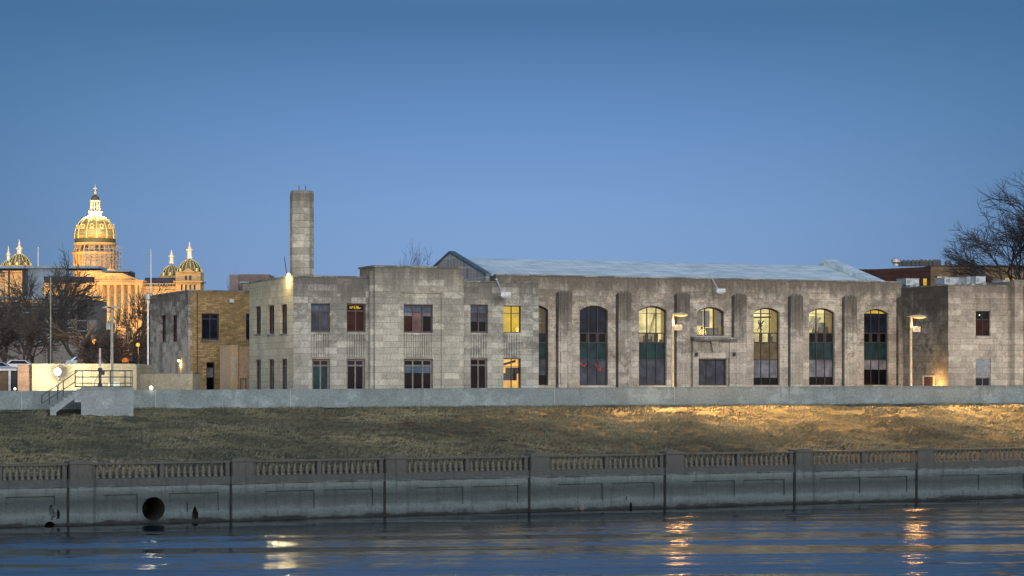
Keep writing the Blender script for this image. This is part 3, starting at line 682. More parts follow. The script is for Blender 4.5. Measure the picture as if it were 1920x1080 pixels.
# salmon service kiosk
PK = P(432, 720, 199.0); zk = UZ(432, 649, 0, PK)[1]
T = frame_root('service_kiosk', 'salmon rendered kiosk with a grey notice panel in front of the brick building', 'kiosk', PK)
ku = U(446, 0, PK)
mb = MB(); mb.box(0, ku, 0, 3.5, zg, zk); mb.box(ku + .002, ku + 2.2, .35, 3.5, zg, zk - .02); mb.build('body', M['salmon'], T)
mb = MB(); mb.box(.22, ku - .18, -.04, -.003, zk - 2.7, zk - .95); mb.build('notice_panel', plain('notice_grey', (.5, .47, .42), .6), T)
mb = MB(); mb.box(-.04, ku + .04, -.04, 3.54, zk + .002, zk + .1); mb.build('cap', M['salmon'], T)
mb = MB(); mb.tube((ku + .3, .2, 7.5), (ku + .3, .2, 8.6), .025); mb.tube((ku + .75, .2, 7.5), (ku + .75, .2, 8.6), .025); mb.tube((ku + .3, .2, 8.55), (ku + .75, .2, 8.55), .025); mb.build('handrail', M['metal_dark'], T)
# ================================================================ domed statehouse on the far hill, floodlit
YC = 1400.0; sc = YC / F; cx0 = 178.5
CR = thing('statehouse', 'floodlit golden domed statehouse on the hill behind the bare trees', 'statehouse', ((cx0 - 960) * sc, YC, 0))
def cx(px): return (px - cx0) * sc
def cz(py): return H + (HY - py) * sc
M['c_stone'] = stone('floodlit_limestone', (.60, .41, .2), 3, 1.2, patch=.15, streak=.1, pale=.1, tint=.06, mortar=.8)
M['c_pale'] = plain('lantern_stone', (.75, .66, .5), .6)
M['c_roof'] = plain('slate_roof', (.045, .045, .07), .7)
M['c_gold'] = plain('gold_leaf', (.62, .43, .13), .42, .35)
M['c_rib'] = plain('bright_gold_rib', (.85, .65, .25), .5, .2)
M['c_dark'] = plain('green_bronze', (.09, .09, .055), .5, .2)
M['c_win'] = glass_dark('pale_arch_glass', (.28, .25, .2), .3)
M['c_wind'] = glass_dark('dark_arch_glass', (.05, .05, .05), .2)
def prof(*a): return [(r * sc, cz(py)) for r, py in a]
# drum
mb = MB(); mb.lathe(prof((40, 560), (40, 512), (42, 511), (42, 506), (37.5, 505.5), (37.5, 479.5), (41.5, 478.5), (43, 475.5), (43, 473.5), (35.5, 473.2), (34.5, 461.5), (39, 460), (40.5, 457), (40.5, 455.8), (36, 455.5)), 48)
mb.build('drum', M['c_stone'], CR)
ND = 24
mb = MB()
for i in range(ND):
    for off in (-.17, .17):
        t = 2 * math.pi * (i + .5 + off) / ND; r = 39.6 * sc; mb.tube((r * math.cos(t), r * math.sin(t), cz(505)), (r * math.cos(t), r * math.sin(t), cz(479)), .42, .36, 6)
    t = 2 * math.pi * (i + .5) / ND
    for r0, r1, z0, z1 in ((40, 35.5, 473, 461),): mb.tube((r0 * sc * math.cos(t), r0 * sc * math.sin(t), cz(z0)), (r1 * sc * math.cos(t), r1 * sc * math.sin(t), cz(z1)), .45, .35, 5)
mb.build('drum_columns', M['c_stone'], CR)
mb = MB()
def facing(mb, t, r, z0, z1, w, proud=.15, m=0, round_top=True):
    c, s_ = math.cos(t), math.sin(t)
    def f(p, rr): return (rr * c - p[0] * s_, rr * s_ + p[0] * c, p[1])
    pts = [(-w, z0), (w, z0), (w, z1 - w)] + ([(w * math.cos(a), z1 - w + w * math.sin(a)) for a in [math.pi * k / 6 for k in range(1, 6)]] if round_top else [(w, z1), (-w, z1)]) + [(-w, z1 - w)]
    mb.prism(pts, lambda p: f(p, r + proud), lambda p: f(p, r - .3), m=m)
for i in range(ND):
    t = 2 * math.pi * i / ND - math.pi / 2
    facing(mb, t, 37.5 * sc, cz(503), cz(481.5), .95, .1)
for i in range(ND):
    t = 2 * math.pi * i / ND - math.pi / 2; facing(mb, t, 35 * sc, cz(471), cz(462), .8, .5, m=1 if i % 3 else 0)
mb.build('drum_window', [M['c_win'], M['c_wind']], CR)
mb = MB(); mb.lathe(prof((38, 455.8), (38, 448.5), (36.5, 448.2)), 48); mb.build('dome_base_band', M['c_dark'], CR)
dp = [(37.6, 448.2), (37.8, 442), (37.2, 436), (35.6, 430), (33, 424), (29.4, 418), (24.8, 413), (19.5, 409), (13, 405.8)]
m_, nt, b_ = base('gilded_dome', .38, Metallic=.35)
t = nd(nt, 'ShaderNodeTexCoord'); s_ = nd(nt, 'ShaderNodeSeparateXYZ', {0: t.outputs['Object']})
w_ = nd(nt, 'ShaderNodeTexNoise', {'Vector': nd(nt, 'ShaderNodeMapping', {'Vector': t.outputs['Object'], 'Scale': (.2, .2, 1.6)}).outputs[0], 'Scale': .6, 'Detail': 4.})
nt.links.new(ramp(nt, w_.outputs[0], [(.35, (.26, .2, .09)), (.65, (.6, .45, .17))]), b_.inputs[0]); M['gild'] = m_
mb = MB(); mb.lathe(prof(*dp), 48); mb.build('dome', M['gild'], CR, smooth=True)
mb = MB()
for i in range(ND // 2):
    t = 2 * math.pi * (i + .5) / (ND // 2) - math.pi / 2 ; c, s_ = math.cos(t), math.sin(t)
    for (r0, y0), (r1, y1) in zip(dp[:-1], dp[1:]): mb.tube((r0 * sc * c, r0 * sc * s_, cz(y0)), (r1 * sc * c, r1 * sc * s_, cz(y1)), .42, .38, 5)
mb.build('dome_rib', M['c_rib'], CR)
mb = MB()
for i in range(ND // 2):
    t = 2 * math.pi * i / (ND // 2) - math.pi / 2; c, s_ = math.cos(t), math.sin(t); r = 34.5 * sc; zz = cz(425)
    for k in range(10):
        a0, a1 = 2 * math.pi * k / 10, 2 * math.pi * (k + 1) / 10
        f = lambda a: (r * c - 1.05 * math.cos(a) * s_, r * s_ + 1.05 * math.cos(a) * c, zz + 1.05 * math.sin(a))
        mb.tube(f(a0), f(a1), .32, .32, 5)
    f = lambda p, rr: (rr * c - p[0] * s_, rr * s_ + p[0] * c, p[1])
    mb.prism([(-1.5, zz - 1.9), (1.5, zz - 1.9), (1, zz - .9), (-1, zz - .9)], lambda p: f(p, r + .5), lambda p: f(p, r - 1))
mb.build('dome_dormer', M['c_rib'], CR)
def lantern(parent, x, y, prf, finial, nm='lantern', k=1.):
    mb = MB(); mb.lathe(prf, 16, (x, y, 0)); mb.build(nm, M['c_pale'], parent)
mb = MB(); mb.lathe(prof((13, 405.8), (12, 399), (13.2, 398), (13.2, 396.5), (8.6, 396)), 16); mb.build('lantern_base', M['c_pale'], CR)
mb = MB(); mb.lathe(prof((6.2, 396), (6.2, 379)), 16); mb.build('lantern_core', M['c_win'], CR)
mb = MB()
for i in range(10): t = 2 * math.pi * i / 10 + .3; mb.tube((8.2 * sc * math.cos(t), 8.2 * sc * math.sin(t), cz(396)), (8.2 * sc * math.cos(t), 8.2 * sc * math.sin(t), cz(379)), .42, .36, 6)
mb.lathe(prof((8.6, 379), (9.8, 378), (10, 375.8), (8, 375.5)), 16); mb.build('lantern', M['c_pale'], CR)
mb = MB(); mb.lathe(prof((7.8, 375.5), (7.4, 371.5), (5.6, 368), (2.4, 366), (1.3, 365)), 16); mb.build('lantern_cap', M['c_dark'], CR, smooth=True)
mb = MB(); mb.lathe(prof((1.2, 365.3), (1.1, 364), (2.6, 362.5), (2.8, 361), (1.8, 358.5), (1, 357), (.7, 351), (.25, 345.5)), 8); mb.box(cx(cx0 - 3.4), cx(cx0 + 3.4), -.25, .25, cz(354), cz(352.6)); mb.build('finial', M['c_rib'], CR)
# corner domes: (px, y offset, top of lantern, dome bottom, radius px)
def small_dome(px, yo, ytip, yl0, yl1, yd, r, body=None):
    x = cx(px); mb = MB()
    q = [(r, yd), (r * .985, yd - r * .25), (r * .87, yd - r * .56), (r * .66, yd - r * .82), (r * .38, yd - r * 1.04), (r * .2, yd - r * 1.1)]
    mb.lathe(prof(*q), 24, (x, yo, 0)); mb.build('corner_dome', M['c_dark'], CR, smooth=True)
    mb = MB()
    for i in range(16):
        t = 2 * math.pi * (i + .5) / 16; c, s_ = math.cos(t), math.sin(t)
        for (r0, y0), (r1, y1) in zip(q[:-1], q[1:]): mb.tube((x + r0 * sc * c, yo + r0 * sc * s_, cz(y0)), (x + r1 * sc * c, yo + r1 * sc * s_, cz(y1)), .13, .12, 4)
    for i in range(8):
        t = 2 * math.pi * i / 8 - math.pi / 2; c, s_ = math.cos(t), math.sin(t); rr = r * .97 * sc
        mb.lathe([(.9, 0), (.9, 1.2), (.1, 2.1)], 6, (x + rr * c, yo + rr * s_, cz(yd - 1)))
    mb.build('dome_rib', M['c_rib'], CR)
    mb = MB(); h = yl0 - yl1
    mb.lathe(prof((r * .3, yl0), (r * .24, yl0 - 2), (r * .2, yl0 - h * .3), (r * .2, yl0 - h * .62), (r * .32, yl0 - h * .72), (r * .3, yl0 - h * .8), (r * .17, yl0 - h * .84), (r * .13, yl0 - h), (r * .06, yl0 - h - 1.5), (r * .1, yl0 - h - 3), (.15, ytip)), 12, (x, yo, 0)); mb.build('dome_lantern', M['c_pale'], CR)
    if body:
        for b0, b1, y0, y1, dy in body:
            mb = MB(); mb.box(cx(b0), cx(b1), yo - (b1 - b0) * sc / 2 - dy, yo + (b1 - b0) * sc / 2, cz(y1), cz(y0)); mb.build('turret', M['c_stone'], CR)
small_dome(36, 0, 448, 480, 461, 499, 21, [(14, 58, 498, 620, 0), (11, 61, 508, 511, 1)])
small_dome(3.5, 18, 457, 487, 469, 502, 15, [(-14, 20, 502, 620, 0)])
small_dome(313.5, 18, 465, 491.5, 473, 516, 19.3, [(294, 332, 515, 620, 0), (291, 335, 522, 525, .5)])
small_dome(355.5, 0, 453, 485, 463, 511, 22, [(332.5, 379, 511, 620, 0), (329, 383, 528, 530.5, .8)])
# turret pediment and windows
fy = -(379 - 332.5) * sc / 2
mb = MB(); mb.prism([(cx(341), cz(512)), (cx(371), cz(512)), (cx(356), cz(504.5))], lambda p: (p[0], fy - 1.2, p[1]), lambda p: (p[0], fy + 4, p[1])); mb.build('turret_pediment', M['c_stone'], CR)
mb = MB()
for px in (352, 360): mb.box(cx(px - 2), cx(px + 2), fy - .25, fy + .1, cz(526), cz(518))
for px in (344, 352, 360, 368): mb.box(cx(px - 1.5), cx(px + 1.5), fy - .25, fy + .1, cz(545), cz(535))
mb.build('turret_window', M['c_wind'], CR)
# main body
def wing(x0, x1, yr0, yr1, ybal, ybase, y0, y1, win):
    mb = MB(); mb.box(cx(x0), cx(x1), y0, y1, cz(ybase), cz(ybal)); mb.box(cx(x0), cx(x1), y0 - .7, y0 - .001, cz(ybal + 9), cz(ybal + 6.5)); mb.box(cx(x0), cx(x1), y0 - .7, y0 + .3, cz(ybal + 1), cz(ybal - .6))
    n = int((x1 - x0) / 3)
    for i in range(n): q = x0 + (x1 - x0) * (i + .5) / n; mb.box(cx(q - .5), cx(q + .5), y0 - .1, y0 + .2, cz(ybal), cz(ybal - 5))
    mb.box(cx(x0), cx(x1), y0 - .2, y0 + .3, cz(ybal - 5), cz(ybal - 6.2)); mb.build('wing', M['c_stone'], CR)
    mb = MB(); mb.prism([(y0 + 2, cz(ybal - 1)), (y0 + 12, cz(yr0)), (y1 - 4, cz(yr0)), (y1, cz(ybal))], lambda p: (cx(x0) + .1, p[0], p[1]), lambda p: (cx(x1) - .1, p[0], p[1])); mb.build('wing_roof', M['c_roof'], CR)
    mb = MB(); mw = MB()
    for px in win:
        for y_0, y_1 in ((ybal + 36, ybal + 14), (ybal + 66, ybal + 48)):
            facing(mb, -math.pi / 2, 0, cz(y_0), cz(y_1), .9)
            for k in range(len(mb.v) - 18, len(mb.v)): vx, vy, vz = mb.v[k]; mb.v[k] = (vx + cx(px), vy + y0, vz)
    mb.build('arched_window', M['c_win'], CR)
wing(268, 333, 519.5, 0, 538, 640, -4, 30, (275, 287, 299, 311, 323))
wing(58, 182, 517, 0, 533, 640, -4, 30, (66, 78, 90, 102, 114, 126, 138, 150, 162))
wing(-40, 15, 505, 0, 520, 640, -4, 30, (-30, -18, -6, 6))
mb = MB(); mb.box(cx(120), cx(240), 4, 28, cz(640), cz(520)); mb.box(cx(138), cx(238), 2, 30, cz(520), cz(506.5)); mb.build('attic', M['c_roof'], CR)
# portico
yp = -14.0
mb = MB(); mb.prism([(cx(177), cz(527)), (cx(268), cz(527)), (cx(215), cz(507))], lambda p: (p[0], yp, p[1]), lambda p: (p[0], 6, p[1]))
mb.box(cx(178), cx(274), yp - .2, 6, cz(536), cz(529.5)); mb.box(cx(176), cx(276), yp - .9, 6, cz(529.5) + .003, cz(527.2)); mb.box(cx(181), cx(272), yp + 4, 6, cz(640), cz(536) - .003)
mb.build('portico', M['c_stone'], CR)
mb = MB()
for (p, q, r, s_) in ((176, 527.4, 215, 505.5), (215, 505.5, 269, 527.4)): mb.prism([(cx(p), cz(q)), (cx(r), cz(s_)), (cx(r), cz(s_ + 2)), (cx(p), cz(q + 1.2))], lambda t: (t[0], yp - 1., t[1]), lambda t: (t[0], yp - .003, t[1]))
random.seed(9)
for k in range(26):
    t = random.random(); px = 190 + t * 60; hh = 11 * (1 - abs(px - 215) / (25 if px < 215 else 40)); mb.lathe([(.45, 0), (.3, max(.6, hh * sc * .7)), (.1, max(.8, hh * sc * .85))], 5, (cx(px), yp - .25, cz(526.5)))
mb.build('pediment_relief', M['c_stone'], CR)
mb = MB()
for px in (184, 197, 210, 223, 236, 249, 262, 270): mb.lathe([(1.0, cz(600)), (.85, cz(541)), (1.2, cz(538)), (1.3, cz(536))], 10, (cx(px), yp + 1.2, 0))
mb.box(cx(180), cx(274), yp - .1, 6, cz(640), cz(600)); mb.build('portico_columns', M['c_stone'], CR)
mb = MB()
for px in (190.5, 203.5, 216.5, 229.5, 242.5, 255.5):
    for y_0, y_1, w in ((552, 545, .6), (575, 557, 1.0), (598, 580, 1.0)):
        mb.box(cx(px) - w, cx(px) + w, yp + 3.8, yp + 4.1, cz(y_0), cz(y_1))
mb.build('portico_window', M['c_win'], CR)
# floodlights on the statehouse grounds and on its own ledges
gold = (1, .58, .22)
for px, dy, tx, tz, e in ((50, -34, 60, 540, 1.6e5), (140, -34, 130, 550, 1.6e5), (195, -40, 200, 550, 1.5e5), (262, -40, 245, 550, 1.5e5), (300, -30, 306, 540, 1.3e5), (350, -30, 352, 520, 1.2e5), (20, -30, 25, 520, 1.0e5)):
    spot('statehouse_floodlight', (cx(px) + CR.location.x, YC + dy, cz(620)), (cx(tx) + CR.location.x, YC, cz(tz)), e * .3, gold, 95, 1., .6)
for px, dy, ty, e in ((120, -45, 465, 4.2e5), (235, -48, 465, 3.6e5), (178, -50, 430, 3.4e5)):
    spot('statehouse_floodlight', (cx(px) + CR.location.x, YC + dy, cz(512)), (CR.location.x, YC, cz(ty)), e * .15, gold, 75, .8, .6)
for k in range(8):
    t = 2 * math.pi * k / 8 + .4; r = 20 * sc; point('dome_floodlight', (CR.location.x + r * math.cos(t), YC + r * math.sin(t), cz(402)), 2.4e3, (1, .75, .4), .3)
for px, z_, yo in ((36, 474, 0), (3.5, 480, 18), (313.5, 487, 18), (355.5, 480, 0)):
    point('dome_floodlight', (cx(px) + CR.location.x - 3, YC + yo - 9, cz(z_)), .9e3, (1, .72, .5), .3); point('dome_floodlight', (cx(px) + CR.location.x + 3, YC + yo - 9, cz(z_)), .9e3, (1, .72, .5), .3)
# scaffolding on the right of the drum
T = thing('scaffolding', 'tall scaffolding wrapped round the right side of the statehouse drum', 'scaffolding', (CR.location.x, YC, cz(512)))
mb = MB(); rr = [43.5, 50]
for r_ in rr:
    for k in range(12):
        t = math.pi * (-.58 + .66 * k / 11); c, s_ = math.cos(t) * r_ * sc, math.sin(t) * r_ * sc * .95; mb.tube((c, s_, 0), (c, s_, (512 - (462 if r_ > 45 or k > 5 else 472)) * sc), .13, n=4)
mb.build('standard', M['metal'], T)
mb = MB(); mq = MB()
for lv in range(1, 8):
    zz = lv * 6.3 * sc
    for k in range(11):
        t0, t1 = math.pi * (-.58 + .66 * k / 11), math.pi * (-.58 + .66 * (k + 1) / 11)
        for r_ in rr: mb.tube((math.cos(t0) * r_ * sc, math.sin(t0) * r_ * sc * .95, zz), (math.cos(t1) * r_ * sc, math.sin(t1) * r_ * sc * .95, zz), .11, n=4)
        if lv % 2 == 0: mq.quad(*[(math.cos(t) * r_ * sc, math.sin(t) * r_ * sc * .95, zz - .1) for t, r_ in ((t0, 43.5), (t0, 50), (t1, 50), (t1, 43.5))])
        if (k + lv) % 2: mb.tube((math.cos(t0) * 50 * sc, math.sin(t0) * 50 * sc * .95, zz - 6.3 * sc), (math.cos(t1) * 50 * sc, math.sin(t1) * 50 * sc * .95, zz), .09, n=4)
mb.build('ledger', M['metal'], T); mq.build('deck', plain('scaffold_board', (.4, .25, .2), .8), T)
# flag poles
for px, py, Y, lab in ((71.5, 463, 900, 'pale flagpole standing between the small dome and the large dome'), (283, 468, 900, 'pale flagpole standing just left of the right-hand small domes')):
    q = MB(); b = P(px, 600, Y); t_ = P(px, py, Y); q.tube(b, t_, .3, .16, 6); tag(q.build('flagpole', M['white']), lab, 'flagpole', 'flagpoles by the statehouse')

# ================================================================ concrete office block with a glazed top floor, far left
YM = 430.0; sm = YM / F
T = thing('office_block', 'dark concrete office block with flat slab roof and open glazed top floor, behind bare trees', 'office block', (P(90, 720, YM).x, YM, 0))
def mx_(px): return (px - 90) * sm
def mz(py): return H + (HY - py) * sm
mb = MB(); mb.box(mx_(-60), mx_(185), 0, 9, mz(503), mz(498.5)); mb.box(mx_(185), mx_(238), 3, 8, mz(508), mz(505.5)); mb.build('roof_slab', M['slab'], T)
mb = MB(); mb.box(mx_(14), mx_(16.5), .5, 1, mz(556), mz(503)); mb.box(mx_(40.5), mx_(43), .5, 1, mz(556), mz(503)); mb.box(mx_(-50), mx_(-47), .5, 1, mz(556), mz(503)); mb.build('column', M['mod_dark'], T)
mb = MB(); mb.box(mx_(42.9), mx_(50), .8, 8, mz(556), mz(503)); mb.build('dark_fin', M['mod_dark'], T)
mb = MB(); mb.box(mx_(50), mx_(80), 1, 1.1, mz(556), mz(503)); mb.box(mx_(80), mx_(122), 1.2, 1.3, mz(517), mz(503)); mb.build('glazing', plain('glass_painted_reflection', (.13, .19, .27), .2, .2, .25, .15), T)  # blue reflection painted as the base colour of the glass
mb = MB(); mb.box(mx_(80), mx_(170), 1.5, 4, mz(528), mz(518)); mb.build('dark_beam', M['mod_dark'], T)
mb = MB(); mb.box(mx_(-60), mx_(87), 0, 20, mz(735), mz(568)); mb.box(mx_(87), mx_(97), -.5, 20, mz(735), mz(552)); mb.box(mx_(97.1), mx_(165), .2, 20, mz(735), mz(560)); mb.box(mx_(165.1), mx_(180), .4, 20, mz(735), mz(600)); mb.build('wall', M['farconc'], T)
mb = MB(); mb.box(mx_(-60), mx_(86.8), -1.2, 3, mz(561), mz(556)); mb.box(mx_(-60), mx_(86.8), -1.2, 3, mz(568.2) + .3, mz(566)); mb.box(mx_(140), mx_(186), -1, 3, mz(558), mz(555)); mb.build('ledge', M['slab'], T)
for x0, x1, y0, y1 in ((16, 40, 572, 640), (44, 85, 572, 600), (-20, 12, 575, 640), (98, 140, 572, 600), (44, 85, 608, 640), (98, 140, 606, 640), (144, 163, 562, 640)):
    q = MB(); q.box(mx_(x0), mx_(x1), -.06 if x0 < 87 else .14, .3, mz(y1), mz(y0)); w_ = q.build('window', M['navy'], T)
    q = MB(); n = 4
    for i in range(n + 1): zz = mz(y0) - (mz(y0) - mz(y1)) * i / n; q.box(mx_(x0), mx_(x1), -.16 if x0 < 87 else .04, -.062 if x0 < 87 else .138, zz - .08, zz + .08)
    q.build('mullion', M['slab'], w_)
# plain pinkish block beyond the brick building
YF = 330.; T = thing('ribbed_block', 'plain pinkish ribbed block rising beyond the brick building roof', 'building', (P(447, 720, YF).x, YF, 0)); sf = YF / F
mb = MB(); mb.box(-17 * sf, 0, .01, 8, 7, H + (720 - 515) * sf); mb.box(0, 57 * sf, .3, 8, 7, H + (720 - 514) * sf); mb.build('wall', M['farpink'], T)
mb = MB()
for i in range(20): mb.box(i * 57 * sf / 20 + .04, i * 57 * sf / 20 + .14, .2, .298, 7, H + (720 - 515) * sf)
mb.build('rib', M['farpink'], T)
mb = MB(); mb.box(17 * sf, 57 * sf, -6, .2, 7, H + (720 - 534) * sf); mb.build('annexe', M['farconc'], T); mb = MB(); mb.box(12 * sf, 57 * sf, -6.2, .15, H + (720 - 534) * sf, H + (720 - 531.5) * sf); mb.build('annexe_roof', M['slab'], T)

# ================================================================ brick block behind the right wing
YR = 300.; sr = YR / F
T = thing('dark_brick_block', 'dark red and tan brick block with rooftop condensers, beyond the right wing', 'building', (P(1745, 720, YR).x, YR, 0))
rx = lambda px: (px - 1745) * sr
rz_ = lambda py: H + (HY - py) * sr
mb = MB(); n = [(rx(1628), 9.), (0, 0), (0, 14.), (rx(1628), 14.)]
mb.prism([(rx(1628) * 1.03, 9.), (-.002, 0), (-.002, 14.), (rx(1628) * 1.03, 14.)], lambda t: (t[0], t[1], 7), lambda t: (t[0], t[1], rz_(500))); mb.build('red_wall', M['brick_red'], T)
mb = MB(); mb.prism([(0, 0), (rx(2050), .5), (rx(2050), 14), (0, 14)], lambda t: (t[0], t[1], 7), lambda t: (t[0], t[1], rz_(499))); mb.build('tan_wall', M['brick_tan'], T)
mb = MB(); mb.box(rx(1628), -.1, 9.5, 14, rz_(500), rz_(500) + .15); mb.box(-.05, rx(2050), -.1, 14, rz_(499), rz_(499) + .12); mb.build('coping', M['tar'], T)
for x0, x1, y0, y1, yy, k in ((1757, 1778, 519, 540, 0, 'lit'), (1840, 1858, 520, 534, .2, 'litdim'), (1885, 1905, 521, 534, .3, 'lit2')):
    q = MB(); q.box(rx(x0) - .15, rx(x1) + .15, yy - .12, yy + .2, rz_(y1) - .1, rz_(y0) + .1); w_ = q.build('window', M['frame'], T)
    q = MB(); q.box(rx(x0), rx((x0 + x1) / 2) - .05, yy - .16, yy - .122, rz_(y1), rz_(y0)); q.box(rx((x0 + x1) / 2) + .05, rx(x1), yy - .16, yy - .122, rz_(y1), rz_(y0)); q.build('pane', M[k], w_)
q = MB(); f = lambda px: (rx(px), 9. * rx(px) / rx(1628) / 1.03 - .1); a, b = f(1733), f(1738.5)
q.quad((a[0], a[1], rz_(535)), (b[0], b[1], rz_(535)), (b[0], b[1], rz_(522)), (a[0], a[1], rz_(522))); q.build('window', M['lit2'], T)
M['cond'] = plain('condenser_grey', (.07, .075, .078), .6, .3, .4)
def condenser(px, py0, w, Y, lab, big=False):
    s_ = Y / F; t = thing('rooftop_condenser', lab, 'condenser', P(px, py0, Y), 0, 'condensers on the dark brick roof')
    h = w * 1.55 * s_
    m = MB(); m.box(0, w * s_, 0, w * s_, .05, h); m.build('cabinet', M['cond'], t)
    m = MB()
    for i in range(4): zz = h * (.2 + .18 * i); m.box(w * s_ * .1, w * s_ * .9, -.03, -.002, zz, zz + h * .07)
    m.build('grille', M['tar'], t); m = MB(); m.lathe([(w * s_ * .36, h), (w * s_ * .36, h + .12)], 12, (w * s_ / 2, w * s_ / 2, 0)); m.build('fan_guard', M['cond'], t)
random.seed(5)
cpx = [1684, 1692, 1700.5, 1709, 1717, 1725, 1733, 1741, 1749.5, 1757]
for i, px in enumerate(cpx):
    condenser(px, 500, 6.6 + random.random() * .7 + (i > 4) * .6, 308 if px < 1745 else 303, ['first', 'second', 'third', 'fourth', 'fifth', 'sixth', 'seventh', 'eighth', 'ninth', 'tenth'][i] + ' rooftop condenser from the left in the row on the dark brick roof')
for i, px in enumerate((1772, 1779, 1797, 1805, 1822)): condenser(px, 499, 5. if i < 2 else 7, 304, ['low condenser just right of the long row on the brick roof', 'low condenser at the right end of its pair on the brick roof', 'dark condenser among the twigs on the brick roof, left of its pair', 'dark condenser among the twigs on the brick roof, right of its pair', 'lone dark condenser behind thick twigs on the brick roof'][i])
q = P(1680, 499, 306); m = MB(); m.lathe([(.35, 0), (.35, .3), (.6, .5), (.6, .9), (.15, 1.1)], 10, q); tag(m.build('roof_vent', M['metal']), 'round white vent cowl at the left end of the condenser row', 'vent')
# packaged units on the hall and wing roofs
def ac(px0, px1, py0, py1, Y, lab):
    s_ = Y / F; w = (px1 - px0) * s_; h = (py1 - py0) * s_; t = thing('rooftop_air_handler', lab, 'air handler', P(px0, py1, Y), A, 'air handlers on the right wing roof')
    m = MB(); m.box(0, w, 0, 1.6, h * .28, h); m.build('cabinet', M['metal'], t); m = MB(); m.box(-.03, w + .03, -.04, 1.64, h + .002, h + .07); m.build('lid', M['slab'], t)
    m = MB(); 
    for k in range(3): m.box(w * (.1 + .35 * k), w * (.18 + .35 * k), .1, 1.4, -.5, h * .278)
    m.tube((w * .2, -.15, .1), (w * .9, -.15, .1), .07); m.lathe([(.22, 0), (.25, .2), (.1, .3)], 8, (w * .7, -.25, h * .1)); m.build('support', M['metal'], t)
    m = MB(); m.box(w * .08, w * .3, -.02, -.002, h * .45, h * .9); m.box(w * .38, w * .42, -.02, -.002, h * .75, h * .85); m.build('access_panel', M['slab'], t)
ac(1699, 1727, 523, 539, 209, 'pale boxy air handler where the hall roof meets the right wing')
ac(1830, 1851, 519, 537, 207, 'pale boxy air handler at the right end of the blue duct')
ac(1771, 1812, 521, 537, 208, 'long blue-grey air handler left on the right wing roof')
ac(1813, 1828, 520, 537, 207.5, 'narrow blue-grey unit with pipes between the long and the boxy air handlers')
ac(1880, 1893, 526, 540, 206, 'small pale unit tucked against the tall end pier')
# ================================================================ ground
def Yq(px): return 132.0 / (1 - px / 9100.)          # river face of the quay
def Yf(px): return 160.0 / (1 - px / 13700.)         # river face of the flood wall
def on(px, Yfun, off=0.0): Y = Yfun(px) + off; return Vector(((px - 960) / F * (Yfun(px)), Y, 0))
aq = math.atan(4400 / 8140.); af = math.atan(4400. / (13700 - 960))
Q0 = on(0, Yq); Ff0 = on(0, Yf)
def rootq(name, label, cat, px=0, group=None): p = on(px, Yq); return thing(name, label, cat, (p.x, p.y, 0), aq, group)
def sq(px): return (on(px, Yq) - Q0).length * (1 if px >= 0 else -1)
def sf_(px): return (on(px, Yf) - Ff0).length * (1 if px >= 0 else -1)
from mathutils import noise as mn
# behind the wall: yard, then the rising hill
def terrain():
    vs, fs = [], []
    ys = [0, 6, 20, 60, 120, 200, 400, 700, 1000, 1180, 1260, 1500, 2500, 6000]; n = 60
    for j, d in enumerate(ys):
        for i in range(n + 1):
            px = -2600 + 7000 * i / n; b = on(max(-1500, min(4200, px)), Yf)
            fx = (px - 960) / F
            Y = b.y + .5 + d
            X = b.x + fx * d * 1.2 if d < 400 else fx * (Y * 1.2)
            hz = GZ + max(0, min(1, (Y - 420) / 850)) ** 1.1 * 27
            if d >= 60: hz += mn.noise(Vector((X / 90, Y / 90, 0))) * (1.0 if d < 200 else 2.5) * .5
            vs.append((X, Y, hz))
    for j in range(len(ys) - 1):
        for i in range(n): k = j * (n + 1) + i; fs.append((k, k + 1, k + n + 2, k + n + 1))
    me = bpy.data.meshes.new('ground'); me.from_pydata(vs, [], fs); me.materials.append(plain('yard_ground', (.07, .06, .05), .95, scale=.1)); o = bpy.data.objects.new('ground', me); tag(link(o), kind='structure')
terrain()
